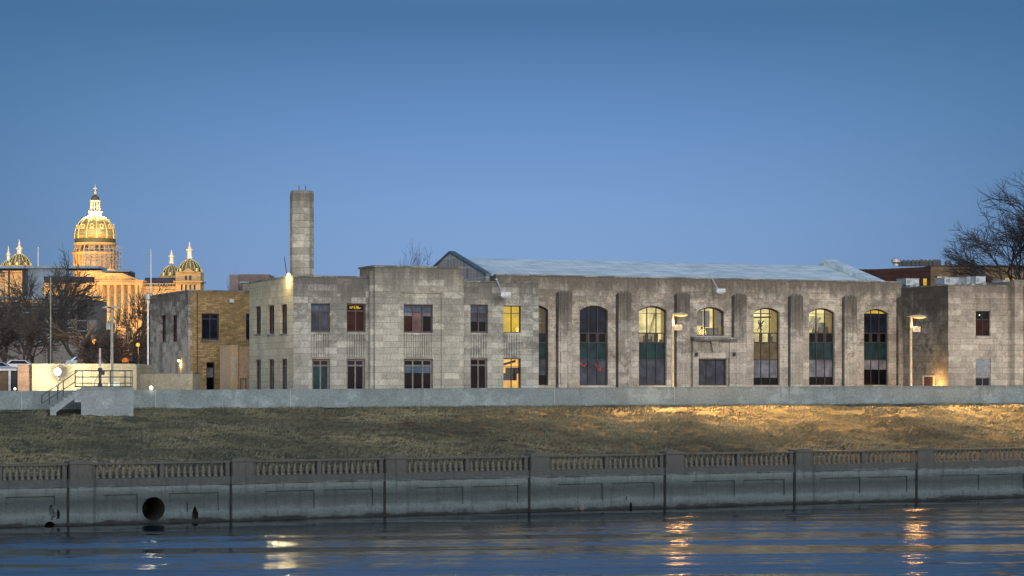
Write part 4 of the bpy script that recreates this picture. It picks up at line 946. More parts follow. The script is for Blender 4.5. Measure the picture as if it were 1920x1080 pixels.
# river bank between quay and flood wall
def bank_z(t, px, n=True):
    z0 = 2.56; z1 = 6.35 + .25 * px / 1920.
    t2 = max(0, min(1, t)); z = z0 + (z1 - z0) * (t2 ** .92)
    return z
def bank_pt(px, t):
    a = on(px, Yq, 0); b = on(px, Yf, 0); back = Vector((-math.sin(aq), math.cos(aq), 0)) * .64
    a = a + back; p = a.lerp(b + Vector((0, .1, 0)), t)
    z = bank_z(t, px)
    q = Vector((p.x, p.y, 0))
    k = min(1, min(t, 1 - t) * 8)
    z += (mn.noise(q * .35) * .16 + mn.noise(Vector((q.x * .6, q.y * 1.4, 0))) * .12 + mn.noise(q * 1.3) * .08 + mn.noise(q * 3.1) * .04) * k
    return Vector((p.x, p.y, z))
def bank():
    NX, NT = 900, 130; vs = []; fs = []
    for i in range(NX + 1):
        px = -500 + 3000 * i / NX
        for j in range(NT + 1): vs.append(tuple(bank_pt(px, j / NT)))
    for i in range(NX):
        for j in range(NT): k = i * (NT + 1) + j; fs.append((k, k + NT + 1, k + NT + 2, k + 1))
    me = bpy.data.meshes.new('river_bank'); me.from_pydata(vs, [], fs)
    m, nt, b = base('winter_turf', .95); b.inputs['Specular IOR Level'].default_value = .1
    t = nd(nt, 'ShaderNodeTexCoord'); ob = t.outputs['Object']
    n1 = nd(nt, 'ShaderNodeTexNoise', {'Vector': ob, 'Scale': .14, 'Detail': 6., 'Roughness': .6})
    n2 = nd(nt, 'ShaderNodeTexNoise', {'Vector': nd(nt, 'ShaderNodeMapping', {'Vector': ob, 'Scale': (1., .5, 1.)}).outputs[0], 'Scale': 3.2, 'Detail': 8., 'Roughness': .75})
    col = ramp(nt, n1.outputs[0], [(.33, (.05, .056, .048)), (.5, (.09, .095, .07)), (.66, (.13, .13, .09))])
    col = mix(nt, .8, col, ramp(nt, n2.outputs[0], [(.35, .3), (.65, 1.)]), 'MULTIPLY')
    nt.links.new(col, b.inputs[0]); bp = nd(nt, 'ShaderNodeBump', {'Height': n2.outputs[0], 'Strength': .8, 'Distance': .15}); nt.links.new(bp.outputs[0], b.inputs['Normal'])
    me.materials.append(m); me.polygons.foreach_set('use_smooth', [True] * len(fs)); o = bpy.data.objects.new('river_bank', me); tag(link(o), kind='structure')
bank()
def grass():
    import numpy as np
    rng = random.Random(3); vs = []; fs = []
    N = 210000
    for i in range(N):
        px = -60 + 2060 * rng.random(); t = rng.random() ** .9
        if 85 < px < 250 and t > .86: continue
        p = bank_pt(px, t)
        d = mn.noise(Vector((p.x, p.y * 1.6, 3)) * .5) + .5 * mn.noise(Vector((p.x, p.y, 9)) * 1.7)
        if d < -.5 + rng.random() * .3: continue
        L = (.13 + .17 * rng.random()) * (1 + .5 * d); w = .02 + .03 * rng.random()
        an = rng.gauss(.3, .7); ca, sa = math.cos(an), math.sin(an); le = .55 + .45 * rng.random()
        ax = rng.random() * 6.28; wx, wy = math.cos(ax) * w, math.sin(ax) * w
        k = len(vs); tip = (p.x + ca * L * le, p.y - sa * L * le * .5, p.z + L * (1.1 - le * .75))
        vs += [(p.x - wx, p.y - wy, p.z - .03), (p.x + wx, p.y + wy, p.z - .03), tip]; fs.append((k, k + 1, k + 2))
    me = bpy.data.meshes.new('dry_grass'); me.from_pydata(vs, [], fs)
    m, nt, b = base('dry_blades', .85); b.inputs['Specular IOR Level'].default_value = .15
    t = nd(nt, 'ShaderNodeTexCoord'); n1 = nd(nt, 'ShaderNodeTexNoise', {'Vector': t.outputs['Object'], 'Scale': .16, 'Detail': 5.})
    n2 = nd(nt, 'ShaderNodeTexNoise', {'Vector': t.outputs['Object'], 'Scale': 5., 'Detail': 3.})
    col = ramp(nt, n1.outputs[0], [(.33, (.12, .125, .10)), (.5, (.205, .21, .15)), (.66, (.33, .32, .21))]); col = mix(nt, .7, col, ramp(nt, n2.outputs[0], [(.35, .35), (.65, 1.)]), 'MULTIPLY'); nt.links.new(col, b.inputs[0])
    me.materials.append(m); o = bpy.data.objects.new('dry_grass', me); tag(link(o), 'matted dry winter grass covering the river bank', 'grass', kind='stuff')
grass()
# ================================================================ flood wall
fz = lambda px: 7.63 + (8.0 - 7.63) * px / 1920.
T = thing('flood_wall', 'long pale concrete flood wall running along the top of the bank', 'wall', (Ff0.x, Ff0.y, 0), af)
jo = [-560, -140, 41, 292, 545, 797, 1040, 1265, 1483, 1690, 1887, 2080, 2260, 2430]
for a, b in zip(jo[:-1], jo[1:]):
    sa, sb = sf_(a), sf_(b); q = MB()
    za, zb_ = fz(a), fz(b); g = .02
    if a == -140: pass
    q.prism([(sa + g, 5.6), (sb - g, 5.6), (sb - g, zb_ - .04), (sb - g - .04, zb_), (sa + g + .04, za), (sa + g, za - .04)], lambda t: (t[0], 0, t[1]), lambda t: (t[0], .45, t[1])); q.build('wall_panel', M['flood'], T)
q = MB()
for a in jo[1:-1]: s_ = sf_(a); q.box(s_ - .018, s_ + .018, .03, .42, 5.6, fz(a) - .02)
q.build('joint_filler', plain('joint_sealant', (.55, .54, .5), .8), T)
# ================================================================ steps and landing over the flood wall
YS = 158.6; ss = YS / F
T = thing('concrete_landing', 'pale concrete landing with open side steps and steel railing, straddling the flood wall', 'steps', (P(152, 720, YS).x, YS, 0), .18)
lx = lambda px: (px - 152) * ss / math.cos(.18)
lz = lambda py: H + (HY - py) * ss
ww = lx(247.5); zt_ = lz(726.5)
q = MB(); q.box(0, ww, 0, 5.5, 5.2, zt_ - .12); q.box(-.04, ww + .05, -.04, 5.54, zt_ - .12, zt_); q.build('landing', M['conc_blue'], T)
n = 7; x0, x1 = lx(96), lx(142); zb0 = lz(768); rise = (zt_ - .1 - zb0) / n
q = MB()
pts = [(x0, zb0 - .9)]
pts = [(lx(96), lz(787)), (lx(96), zb0)]
for i in range(n):
    xa = x0 + (0 - x0) * i / n; pts += [(xa, zb0 + rise * i + (0 if i else 0)), (xa, zb0 + rise * (i + 1) - .0)] if i else [(xa, zb0 + rise)]
    pts += [(x0 + (0 - x0) * (i + 1) / n, zb0 + rise * (i + 1))]
pts += [(-.003, lz(754)), (lx(140), lz(754)), (lx(140), lz(748)), (lx(107), lz(773)), (lx(107), lz(787))]
cl = [pts[0]]
for p in pts[1:]:
    if (Vector(p) - Vector(cl[-1])).length > 1e-3: cl.append(p)
for y0_, y1_ in ((0.02, .22), (1.45, 1.65)): q.prism(cl, lambda t: (t[0], y0_, t[1]), lambda t: (t[0], y1_, t[1]))
q.build('stringer', M['conc_blue'], T)
q = MB()
for i in range(n):
    xa = x0 + (0 - x0) * i / n; q.box(xa + .01, x0 + (0 - x0) * (i + 1) / n - .003, .222, 1.448, zb0 + rise * (i + 1) - .12, zb0 + rise * (i + 1) - .004)
    q.box(xa + .02, xa + .08, .222, 1.448, zb0 + rise * i + .02, zb0 + rise * (i + 1) - .13)
q.build('tread', M['conc_blue'], T)
q = MB(); r = .028; ht = 1.15
def rail(y_, px0):
    a = lx(px0); b = ww - .08
    for hh in (ht, ht * .62, ht * .25): q.tube((a, y_, zt_ + hh * 1.0), (b, y_, zt_ + hh), r)
    for px in (141, 155, 188, 206, 233, 244): 
        if px >= px0: q.tube((lx(px) if px < 244 else b, y_, zt_), (lx(px) if px < 244 else b, y_, zt_ + ht), r)
    q.box(a, b, y_ - .01, y_ + .01, zt_ + .01, zt_ + .09)
rail(.12, 141); rail(5.35, 141)
q.tube((ww - .08, .12, zt_ + ht), (ww - .08, 5.35, zt_ + ht), r); q.tube((ww - .08, .12, zt_ + ht * .62), (ww - .08, 5.35, zt_ + ht * .62), r)
q.build('landing_railing', M['metal_dark'], T)
q = MB()
for y_ in (.12, 1.55):
    a = (lx(80.5), y_, lz(742)); b = (lx(148), y_, zt_ + ht); d = (lx(80.5), y_, lz(757)); e = (lx(141), y_, lz(716))
    q.tube(a, b, r); q.tube(a, d, r); q.tube(d, e, r); q.tube(e, (lx(141), y_, zt_ + ht), r)
    for k in (.2, .42, .58): p = Vector(a).lerp(Vector(b), k); s_ = Vector(d).lerp(Vector(e), k); q.tube(p, (p.x, y_, s_.z - .35), r)
q.build('stair_railing', M['metal_dark'], T)
# gate actuator post on the landing
p = P(187.5, 726, 163); q = MB(); q.lathe([(.16, 0), (.16, .2), (.1, .25), (.1, 1.1), (.17, 1.15), (.17, 1.3), (.08, 1.35)], 10, p); q.box(p.x + .1, p.x + .32, p.y - .1, p.y + .1, p.z + .85, p.z + 1.2)
q.tube(p + Vector((-.1, 0, .9)), p + Vector((-.35, 0, .4)), .02); q.tube(p + Vector((-.35, 0, .4)), p + Vector((-.4, 0, 0)), .02)
T = tag(q.build('gate_operator', M['metal_dark']), 'black gate operator with a tall pale stem cover on the landing', 'gate operator')
q = MB(); q.lathe([(.07, 1.35), (.07, 2.65), (.03, 2.72)], 10, p); q.build('stem_cover', plain('stem_pink', (.55, .42, .38), .5), T)
# ================================================================ low service buildings behind the wall (left)
YU = 178.; su = YU / F
T = thing('tan_service_building', 'low tan concrete building with rounded right corner, lit by a glaring lamp', 'building', (P(60, 720, YU).x, YU, 0))
ux = lambda px: (px - 60) * su; uz = lambda py: H + (HY - py) * su
q = MB(); cr_ = 6 * su; X1 = ux(256); ZT = uz(682)
pts = [(0, GZ - .1), (X1, GZ - .1), (X1, ZT - cr_)] + [(X1 - cr_ + cr_ * math.cos(a), ZT - cr_ + cr_ * math.sin(a)) for a in [math.pi / 2 * k / 6 for k in range(1, 7)]] + [(0, ZT)]
q.prism(pts, lambda t: (t[0], 0, t[1]), lambda t: (t[0], 8, t[1])); q.build('wall', M['conc'], T)
q = MB(); q.box(0, ux(240), -.03, -.003, uz(689), uz(687.5)); q.build('drip_moulding', M['conc'], T)
q = MB(); q.box(ux(210), ux(225), -.05, -.003, uz(727), uz(716)); q.build('hatch_panel', plain('hatch_grey_green', (.4, .5, .45), .5), T); q = MB(); q.box(ux(204), ux(207.5), -.08, -.003, uz(727), uz(717)); q.build('notice', plain('notice_white', (.8, .75, .65), .5), T)
q = MB(); q.box(ux(256) + .003, ux(356), 1.5, 7, GZ - .1, uz(700)); q.build('low_wing', M['conc'], T); q = MB(); q.box(ux(256) + .003, ux(356) + .05, 1.44, 7.05, uz(700) + .002, uz(699)); q.build('coping', M['coping'], T)
q = MB(); q.box(ux(31.5), -.003, .3, 6, GZ - .1, uz(683.5)); q.build('pink_annexe', M['conc_pink'], T)
T2 = thing('garage_bay', 'white framed open bay with dark doors at the far left', 'garage', (P(0, 720, 182).x, 182, 0)); g_ = 182 / F
q = MB()
for a in (-26, 16): q.box(a * g_, (a + 4) * g_, 0, .3, GZ, H + (720 - 692) * g_)
q.box(-30 * g_, 31 * g_, -.01, .4, H + (720 - 695) * g_, H + (720 - 691) * g_); q.build('frame', M['white'], T2)
q = MB(); q.box(-22 * g_, 15.8 * g_, .15, .28, GZ, H + (720 - 695.2) * g_); q.build('slatted_door', plain('brown_slats', (.14, .1, .06), .8), T2); q = MB(); q.box(20.2 * g_, 31 * g_, .15, .28, GZ, H + (720 - 695.2) * g_); q.box(-30 * g_, 31 * g_, .5, 6, GZ, H + (720 - 690) * g_); q.build('back_wall', M['mod_dark'], T2)
# lamps at the wall
def bulb_lamp(px, py, Y, rad, lab, p, c=(1, .86, .55), mat='bulb', post=True, nm='wall_floodlight'):
    o = P(px, py, Y); T = thing(nm, lab, 'lamp', o, 0, 'bare bright lamps on the left')
    q = MB(); q.lathe([(rad * .2, -rad), (rad * .75, -rad * .66), (rad, 0), (rad * .75, rad * .66), (rad * .2, rad)], 14); q.build('bulb', M[mat], T)
    q = MB(); q.box(-rad * .8, rad * .8, rad * 1.05, rad * 1.5, -rad * .7, rad * .7)
    if post: q.tube((0, rad * 1.3, 0), (0, rad * 1.3, GZ - o.z if o.z > GZ else -.5), .04)
    q.build('housing', M['metal_dark'], T)
    point('lamp_light', (0, -rad * 1.6, .0), p, c, rad).parent = T
bulb_lamp(108, 697, 176.2, .3, 'largest and brightest bare floodlight, in front of the tan building', 2600)
bulb_lamp(283.5, 727, 163.6, .14, 'small bright lamp right of the concrete landing at the wall top', 30)
bulb_lamp(28, 729, 162, .09, 'smallest bright lamp, at the wall top near the left edge', 60)
bulb_lamp(178, 640, 252, .3, 'orange glaring street light among bare trees, left of the lamp post', 1500, (1, .45, .1), 'bulb_or', nm='orange_lamp')
bulb_lamp(178, 657, 250, .13, 'tiny yellow-orange light just below the largest orange street light', 300, (1, .6, .2), 'bulb_or', nm='orange_lamp')
bulb_lamp(258.5, 646.5, 240, .2, 'smaller orange street light among bare trees, near the white pole', 900, (1, .45, .1), 'bulb_or', nm='orange_lamp')
bulb_lamp(228, 618, 330, .07, 'faint tiny pale light high in the bare trees', 100, (1, .7, .4), 'bulb_or', nm='distant_lamp')
# ================================================================ street lamps
def lamp(px, Y, ytop, lab, lit=True, arm=1, s=1.):
    k = Y / F; b = P(px, 720, Y); zt2 = H + (720 - ytop) * k
    T = thing('street_lamp', lab, 'street lamp', (b.x, Y, GZ), 0, 'street lamps behind the flood wall')
    h = zt2 - GZ
    q = MB(); q.lathe([(.2, 0), (.2, .3), (.11, .35), (.1, h - .02), (.05, h)], 10); q.build('pole', M['pole_lit'] if lit else M['pole'], T)
    q = MB(); L = 33 * k * s
    prf = lambda x0, x1, zz, t: [(x0, -.22, zz), (x1, -.22, zz), (x1, .22, zz), (x0, .22, zz)]
    q.prism([(-.35 * arm, h - .04), (L * .85 * arm, h - .06), (L * .88 * arm, h), (L * .5 * arm, h + .12), (0, h + .06)][::arm], lambda t: (t[0], -.3, t[1]), lambda t: (t[0], .3, t[1])); hd = q.build('lamp_head', M['pole'], T)
    if lit:
        q = MB(); q.lathe([(.02, -.14), (.2, -.1), (.3, -.02), (.3, 0)], 14); 
        o = q.build('lens', M['lampface'], hd); o.location = (L * .48 * arm, 0, h - .07); o.scale = (1.7, .9, 1)
        point('sodium_light', (L * .48 * arm, 0, h - .5), 170, (1, .5, .12), .32).parent = T
        for sx, e, an in ((0, 30000, 80), (-1, 80000, 82), (1, 80000, 82)):       # cut-off optics: the bank gets the light, the river hardly any
            l0_ = Vector((b.x + L * .48 * arm, Y, zt2 - .3)); dv = Vector((0, -.54, -.84)) if sx == 0 else Vector((sx * .6, -.5, -.64))
            spot('sodium_beam', l0_, l0_ + dv, e, (1, .50, .16), an, .2, 1. if sx else .7)
    q = MB(); q.box(.12, .12 + .62, -.12, .12, h - 1.25, h - .8) if s == 1. else q.box(-.4, -.1, -.12, .12, h - 1.6, h - 1.1); q.tube((0, 0, h - 1.02), (.2, 0, h - 1.02), .04); q.build('control_box', M['pole'], T)
    return T
M['pole_lit'] = plain('lamplit_pole_paint', (.5, .42, .28), .5)  # lamplight on the pole put into its paint colour
lamp(1261, 179.5, 589, 'glowing street lamp on a pale pole in front of the arched hall', s=1.)
lamp(2140, 196, 597, 'added unseen glowing street lamp farther along the wall, beyond the right wing')  # added out of view to fill light on the bank's right end
lamp(1708, 187, 593, 'glowing street lamp on a pale pole beside the right wing')
T = lamp(210, 171, 576.5, 'unlit grey street lamp with a wide flat double head behind the landing', lit=False, arm=1, s=.55)
q = MB(); q.prism([(0, 12.46 - GZ + 1.1), (.1, 12.4 - GZ + 1.1), (.1, 12.6 - GZ + 1.1)], lambda t: (t[0], -.1, t[1]), lambda t: (t[0], .1, t[1]))
hh = H + (720 - 576.5) * 171 / F - GZ
q = MB(); q.prism([(0, hh - .05), (0, hh + .06), (-.35, hh + .1), (-.68, hh), (-.66, hh - .06)], lambda t: (t[0], -.3, t[1]), lambda t: (t[0], .3, t[1])); q.build('lamp_head', M['pole'], T)
for px, yt, Y, lab, w in ((277.5, 563, 185, 'tall slim white pole with a small cap beside the brick building', .075), (95, 520, 240, 'slim pale pole standing among the bare trees', .06)):
    q = MB(); b = P(px, 720, Y); t_ = P(px, yt, Y); q.tube((b.x, Y, GZ), t_, w, w * .8, 8); T = tag(q.build('slim_pole', M['white'] if w > .07 else M['pole']), lab, 'pole')
    if w > .07: q = MB(); q.lathe([(.1, 0), (.17, .1), (.17, .5), (.05, .62)], 8, t_); q.build('cap_light', M['metal'], T)
q = MB(); b = P(240, 720, 260); q.tube((b.x, 260, GZ), P(240, 612, 260), .12, .1); T = tag(q.build('wooden_pole', plain('pole_wood', (.2, .15, .09), .8)), 'brown post with a small orange sign among the trees', 'post')
q = MB(); s_ = P(235, 675, 259.5); q.box(s_.x - .35, s_.x + .35, 259.4, 259.5, s_.z - .25, s_.z + .25); q.build('sign_plate', M['orange_sign'], T)
# warm bulkhead light where the wing meets the flood wall
uu = U(1768, 0); pos = Vector((P0.x + (wu - .9) * CA - (wing_v + 1.4) * SA, P0.y + (wu - .9) * SA + (wing_v + 1.4) * CA, 7.75))
T = thing('bulkhead_lamp', 'low warm bulkhead lamp hidden at the foot of the right wing', 'lamp', pos, A); q = MB(); q.lathe([(.1, -.1), (.12, 0), (.08, .1)], 10); q.build('bulb', emit('amber_bulb', (1, .5, .12), 5), T); q = MB(); q.box(-.15, .15, -.15, .15, -.85, -.11); q.build('base', M['metal_dark'], T)
point('bulkhead_light', (0, -.3, .25), 420, (1, .55, .17), .12).parent = T

# ================================================================ quay with balustrade
WZ = -.6
piers = [-480, -154, 151, 455, 742, 1012, 1265, 1507, 1735, 1952, 2160, 2358, 2547, 2727]
bays = list(zip(piers[:-1], piers[1:]))
T = rootq('quay_wall', 'grey stained concrete quay wall with raised piers standing in the river', 'quay wall')
def quay_mat():
    m, nt, b = base('quay_concrete', .85); b.inputs['Specular IOR Level'].default_value = .3
    t = nd(nt, 'ShaderNodeTexCoord'); ob = t.outputs['Object']; s = nd(nt, 'ShaderNodeSeparateXYZ', {0: ob})
    n = nd(nt, 'ShaderNodeTexNoise', {'Vector': nd(nt, 'ShaderNodeMapping', {'Vector': ob, 'Scale': (.5, .5, 2.)}).outputs[0], 'Scale': 1.2, 'Detail': 9., 'Roughness': .72})
    f = nd(nt, 'ShaderNodeTexNoise', {'Vector': ob, 'Scale': 8., 'Detail': 5., 'Roughness': .8})
    dr = nd(nt, 'ShaderNodeTexNoise', {'Vector': nd(nt, 'ShaderNodeMapping', {'Vector': ob, 'Scale': (2.2, 2.2, .12)}).outputs[0], 'Scale': 1.5, 'Detail': 7., 'Roughness': .7})
    k = math_(nt, 'MULTIPLY_ADD', math_(nt, 'SUBTRACT', n.outputs[0], .5), .9, s.outputs[2])
    kk = nd(nt, 'ShaderNodeMapRange', {0: k, 1: 0., 2: 4., 3: 0., 4: 1.}).outputs[0]
    # tide-mark bands: black wet foot, pale mineral band, dark middle, paler top course, dark ledge
    c = ramp(nt, kk, [(.0, (0.017, 0.020, 0.021)), (.035, (0.028, 0.034, 0.036)), (.06, (0.084, 0.112, 0.126)), (.15, (0.140, 0.182, 0.196)), (.22, (0.084, 0.108, 0.118)), (.34, (0.053, 0.070, 0.076)), (.44, (0.091, 0.119, 0.126)), (.53, (0.168, 0.210, 0.221)), (.565, (0.077, 0.090, 0.095)), (.7, (0.087, 0.091, 0.088)), (1., (0.115, 0.115, 0.108))])
    c = mix(nt, .7, c, ramp(nt, f.outputs[0], [(.3, .4), (.7, 1.)]), 'MULTIPLY')
    c = mix(nt, math_(nt, 'MULTIPLY', ramp(nt, dr.outputs[0], [(.52, 0.), (.68, 1.)]), .6), c, (.03, .034, .036))
    nt.links.new(c, b.inputs[0]); bp = nd(nt, 'ShaderNodeBump', {'Height': f.outputs[0], 'Strength': .4, 'Distance': .05}); nt.links.new(bp.outputs[0], b.inputs['Normal'])
    return m
M['quay'] = quay_mat(); M['balu'] = plain('baluster_stone', (.12, .12, .11), .9, 0, .35, 4., .2); M['mouth'] = plain('pipe_mouth', (.02, .022, .022), .9); M['algae'] = plain('dark_break', (.012, .013, .011), .95)
PW = 1.42                                    # pier width
ZB, ZL, ZR = 2.2, 2.62, 3.57
s0_, s1_ = sq(-400) , sq(2260)
def hole_cell(mb, x0, x1, z0, z1, y, pts, depth, mi=0, md=1):
    """wall cell with a hole of arbitrary star-shaped outline"""
    n = len(pts); cxx = sum(p[0] for p in pts) / n; czz = sum(p[1] for p in pts) / n
    outp = []
    for p in pts:
        dx, dz = p[0] - cxx, p[1] - czz; k = min(((x1 - cxx) / dx) if dx > 1e-6 else ((x0 - cxx) / dx if dx < -1e-6 else 1e9), ((z1 - czz) / dz) if dz > 1e-6 else ((z0 - czz) / dz if dz < -1e-6 else 1e9)); outp.append((cxx + dx * k, czz + dz * k))
    cor = [(x0, z0), (x1, z0), (x1, z1), (x0, z1)]
    for i in range(n):
        j = (i + 1) % n; a, b = outp[i], outp[j]; extra = []
        for c in cor:
            ca_ = math.atan2(c[1] - czz, c[0] - cxx); a0 = math.atan2(a[1] - czz, a[0] - cxx); a1 = math.atan2(b[1] - czz, b[0] - cxx); d1 = (a1 - a0) % (2 * math.pi); d2 = (ca_ - a0) % (2 * math.pi)
            if 1e-5 < d2 < d1 - 1e-5: extra.append(c)
        poly = [pts[i], a] + extra + [b, pts[j]]
        mb.quad(*[(p[0], y, p[1]) for p in poly], m=mi)
        mb.quad((pts[i][0], y, pts[i][1]), (pts[j][0], y, pts[j][1]), (pts[j][0], y + depth, pts[j][1]), (pts[i][0], y + depth, pts[i][1]), m=md)
    mb.quad(*[(p[0], y + depth, p[1]) for p in pts], m=md)
holes = {}   # bay index -> list of (s centre, z0,z1 cell half width, outline)
def circ(px, py, r, sx=1.): 
    s_ = sq(px); Y = Yq(px); z_ = H - (py - HY) / F * Y; return s_, z_, [(s_ + r * math.cos(2 * math.pi * k / 28) * sx, z_ + r * math.sin(2 * math.pi * k / 28)) for k in range(28)]
HS = []
s_, z_, o_ = circ(289, 954.5, .70, 1.0); HS.append((s_ - .95, s_ + .95, 0.02, 1.72, o_, 3.))
s_, z_, o_ = circ(95, 988, .3, 1.1); HS.append((s_ - .5, s_ + .5, -.4, .36, o_, 1.5))
s_ = sq(367); HS.append((s_ - .45, s_ + .45, .1, 1.2, [(s_ + .2, .2), (s_ + .22, .5), (s_ + .1, .75), (s_ + .02, .98), (s_ - .08, .8), (s_ - .16, .6), (s_ - .2, .22), (s_, .17)], .5))
s_ = sq(109); HS.append((s_ - .4, s_ + .4, .361, 1.2, [(s_ + .12, .42), (s_ + .16, .7), (s_ + .05, 1.0), (s_ - .05, .8), (s_ - .02, .6), (s_ - .04, .4)], .3))
s_ = sq(1185); HS.append((s_ - .3, s_ + .3, -.1, .8, [(s_ + .1, .0), (s_ + .1, .3), (s_, .5), (s_ - .1, .3), (s_ - .1, 0.)], .4))
YF_ = .14                                     # field plane sits behind the pier faces
for bi, (pa, pb) in enumerate(bays):
    a = sq(pa) + PW / 2; b = sq(pb) - PW / 2 if pb < 2700 else sq(pb); mb = MB()
    m1 = (a + b) / 2; z0p, z1p = .62, 1.72
    hs = [h for h in HS if a < (h[0] + h[1]) / 2 < b]
    ops = [(a + .75, m1 - .33, z0p, z1p, 0), (m1 + .33, b - .75, z0p, z1p, 0)]
    if bi == 2: ops = [(a + .75, HS[0][0] - .003, z0p, z1p, 0), (HS[0][1] + .003, b - .75, z0p, z1p, 0)]
    cells = [(h[0], h[1], h[2], h[3], 0) for h in hs]
    # main face, inset panels (recessed 50 mm), holes cut as cells of their own
    us = sorted({a, b} | {q for c in cells + ops for q in c[:2]}); zs = sorted({WZ, ZB} | {q for c in cells + ops for q in c[2:4]})
    for i in range(len(us) - 1):
        for j in range(len(zs) - 1):
            cu_, cz_ = (us[i] + us[i+1]) / 2, (zs[j] + zs[j+1]) / 2
            if any(c[0] < cu_ < c[1] and c[2] < cz_ < c[3] for c in cells): continue
            y_ = YF_ + (.12 if any(c[0] < cu_ < c[1] and c[2] < cz_ < c[3] for c in ops) else 0)
            mb.quad((us[i], y_, zs[j]), (us[i+1], y_, zs[j]), (us[i+1], y_, zs[j+1]), (us[i], y_, zs[j+1]))
    for c in ops:
        for (p, q_, r_, t_) in ((c[0], c[0], c[2], c[3]), (c[1], c[1], c[2], c[3])): mb.quad((p, YF_, r_), (p, YF_ + .12, r_), (p, YF_ + .12, t_), (p, YF_, t_))
        for zz in (c[2], c[3]): mb.quad((c[0], YF_, zz), (c[1], YF_, zz), (c[1], YF_ + .12, zz), (c[0], YF_ + .12, zz))
    for h in hs: hole_cell(mb, h[0], h[1], h[2], h[3], YF_, h[4], h[5])
    for h in hs:
        if h[5] < 3: continue
        n = len(h[4]); cxx = sum(p[0] for p in h[4]) / n; czz = sum(p[1] for p in h[4]) / n
    mb.box(a, b, YF_ - .07, .75, ZB, ZL)      # ledge under the balusters
    mb.build('wall_bay', [M['quay'], M['mouth']], T)
for i, px in enumerate(piers):
    if px > 2700: continue
    s_ = sq(px); mb = MB(); mb.box(s_ - PW/2 + .03, s_ + PW/2, -.06, .9, WZ, ZB - .02); mb.box(s_ - PW/2 - .02, s_ + PW/2 + .03, -.1, .92, ZB - .02, ZL + .04)
    mb.box(s_ - PW/2 + .07, s_ + PW/2 - .05, -.02, .75, ZL + .04, ZR - .06); mb.build('pier', M['quay'], T)
    mb = MB(); mb.box(s_ - PW/2 + .0, s_ + PW/2 + .0, -.09, .82, ZR - .06, ZR + .1); mb.prism([(s_ - PW/2 + .1, ZR + .1), (s_ + PW/2 - .1, ZR + .1), (s_ + PW/2 - .35, ZR + .17), (s_ - PW/2 + .35, ZR + .17)], lambda t: (t[0], 0, t[1]), lambda t: (t[0], .74, t[1])); mb.build('pier_cap', M['quay'], T)
    mb = MB(); mb.box(s_ - PW/2 - .05, s_ - PW/2 + .02, .02, .6, WZ, ZB - .03); mb.build('expansion_joint', M['mouth'], T)
# outfall lining
h = HS[0]; n = len(h[4]); cxx = sum(p[0] for p in h[4]) / n; czz = sum(p[1] for p in h[4]) / n
mb = MB()
for i in range(28):
    t0, t1 = 2 * math.pi * i / 28, 2 * math.pi * (i + 1) / 28
    for r0, r1, y0_, y1_ in ((.70, .77, YF_ - .05, YF_ - .05), (.77, .77, YF_ - .05, YF_), (.70, .70, YF_ - .05, YF_ + .02)):
        mb.quad((cxx + r0 * math.cos(t0), y0_, czz + r0 * math.sin(t0)), (cxx + r0 * math.cos(t1), y0_, czz + r0 * math.sin(t1)), (cxx + r1 * math.cos(t1), y1_, czz + r1 * math.sin(t1)), (cxx + r1 * math.cos(t0), y1_, czz + r1 * math.sin(t0)))
mb.build('outfall_pipe', M['quay'], T)
s_ = sq(1091); mb = MB(); mb.lathe([(.16, -.14), (.2, -.1), (.2, .12), (.1, .16)], 14, (0, 0, 0)); o = mb.build('outfall_flap', M['balu'], T); o.rotation_euler = (R(90), 0, 0); o.location = (s_, YF_ - .03, .22)
names = ['balustrade farthest left, outside the view', 'balustrade cut by the left edge, left of the first pier', 'balustrade above the big round outfall pipe', 'balustrade bay just right of the outfall pipe bay', 'balustrade bay below the left block, before the middle of the quay', 'balustrade bay with the small round flap at the waterline', 'balustrade bay above the left orange reflection, backed by orange-lit grass', 'balustrade bay between the two orange reflections', 'balustrade bay cut by the right edge of the view', 'first balustrade bay beyond the right edge', 'second balustrade bay beyond the right edge', 'last balustrade bay beyond the right edge']
bal = None; rng = random.Random(8)
for bi, (pa, pb) in enumerate(bays[:12]):
    a = sq(pa) + PW/2; b = sq(pb) - PW/2; p = Q0 + Vector((math.cos(aq), math.sin(aq), 0)) * a
    T = thing('stone_balustrade', 'grey stone ' + names[bi], 'balustrade', (p.x, p.y, 0), aq, 'balustrades along the quay'); L = b - a
    mb = MB(); mb.box(.002, L - .002, .1, .62, ZR - .11, ZR); mb.box(.002, L - .002, .16, .56, ZR - .14, ZR - .112); mb.build('top_rail', M['quay'], T)
    mb = MB(); mb.box(.002, L - .002, .14, .6, ZL + .002, ZL + .04); mb.build('base_rail', M['quay'], T)
    for x0, x1 in ((.02, .18), (L/2 - .13, L/2 + .13), (L - .3, L - .05)):
        mb = MB(); mb.box(x0, x1, .17, .54, ZL + .042, ZR - .142); mb.build('post', M['quay'], T)
    for hx0, hx1 in ((.18, L/2 - .13), (L/2 + .13, L - .3)):
        n = 10
        for k in range(n):
            x = hx0 + (hx1 - hx0) * (k + .5) / n; z0 = ZL + .042; hb = ZR - .142 - z0
            if bal is None:
                q = MB(); q.lathe([(.13, 0), (.13, hb * .1), (.07, hb * .15), (.14, hb * .26), (.145, hb * .34), (.1, hb * .52), (.05, hb * .74), (.05, hb * .82), (.1, hb * .88), (.12, hb * .92), (.12, hb)], 10); o = q.build('baluster', M['balu'], T, smooth=True); bal = o
            else: o = bal.copy(); link(o, T)
            o.location = (x, .36, z0); o.rotation_euler = (0, 0, rng.random())
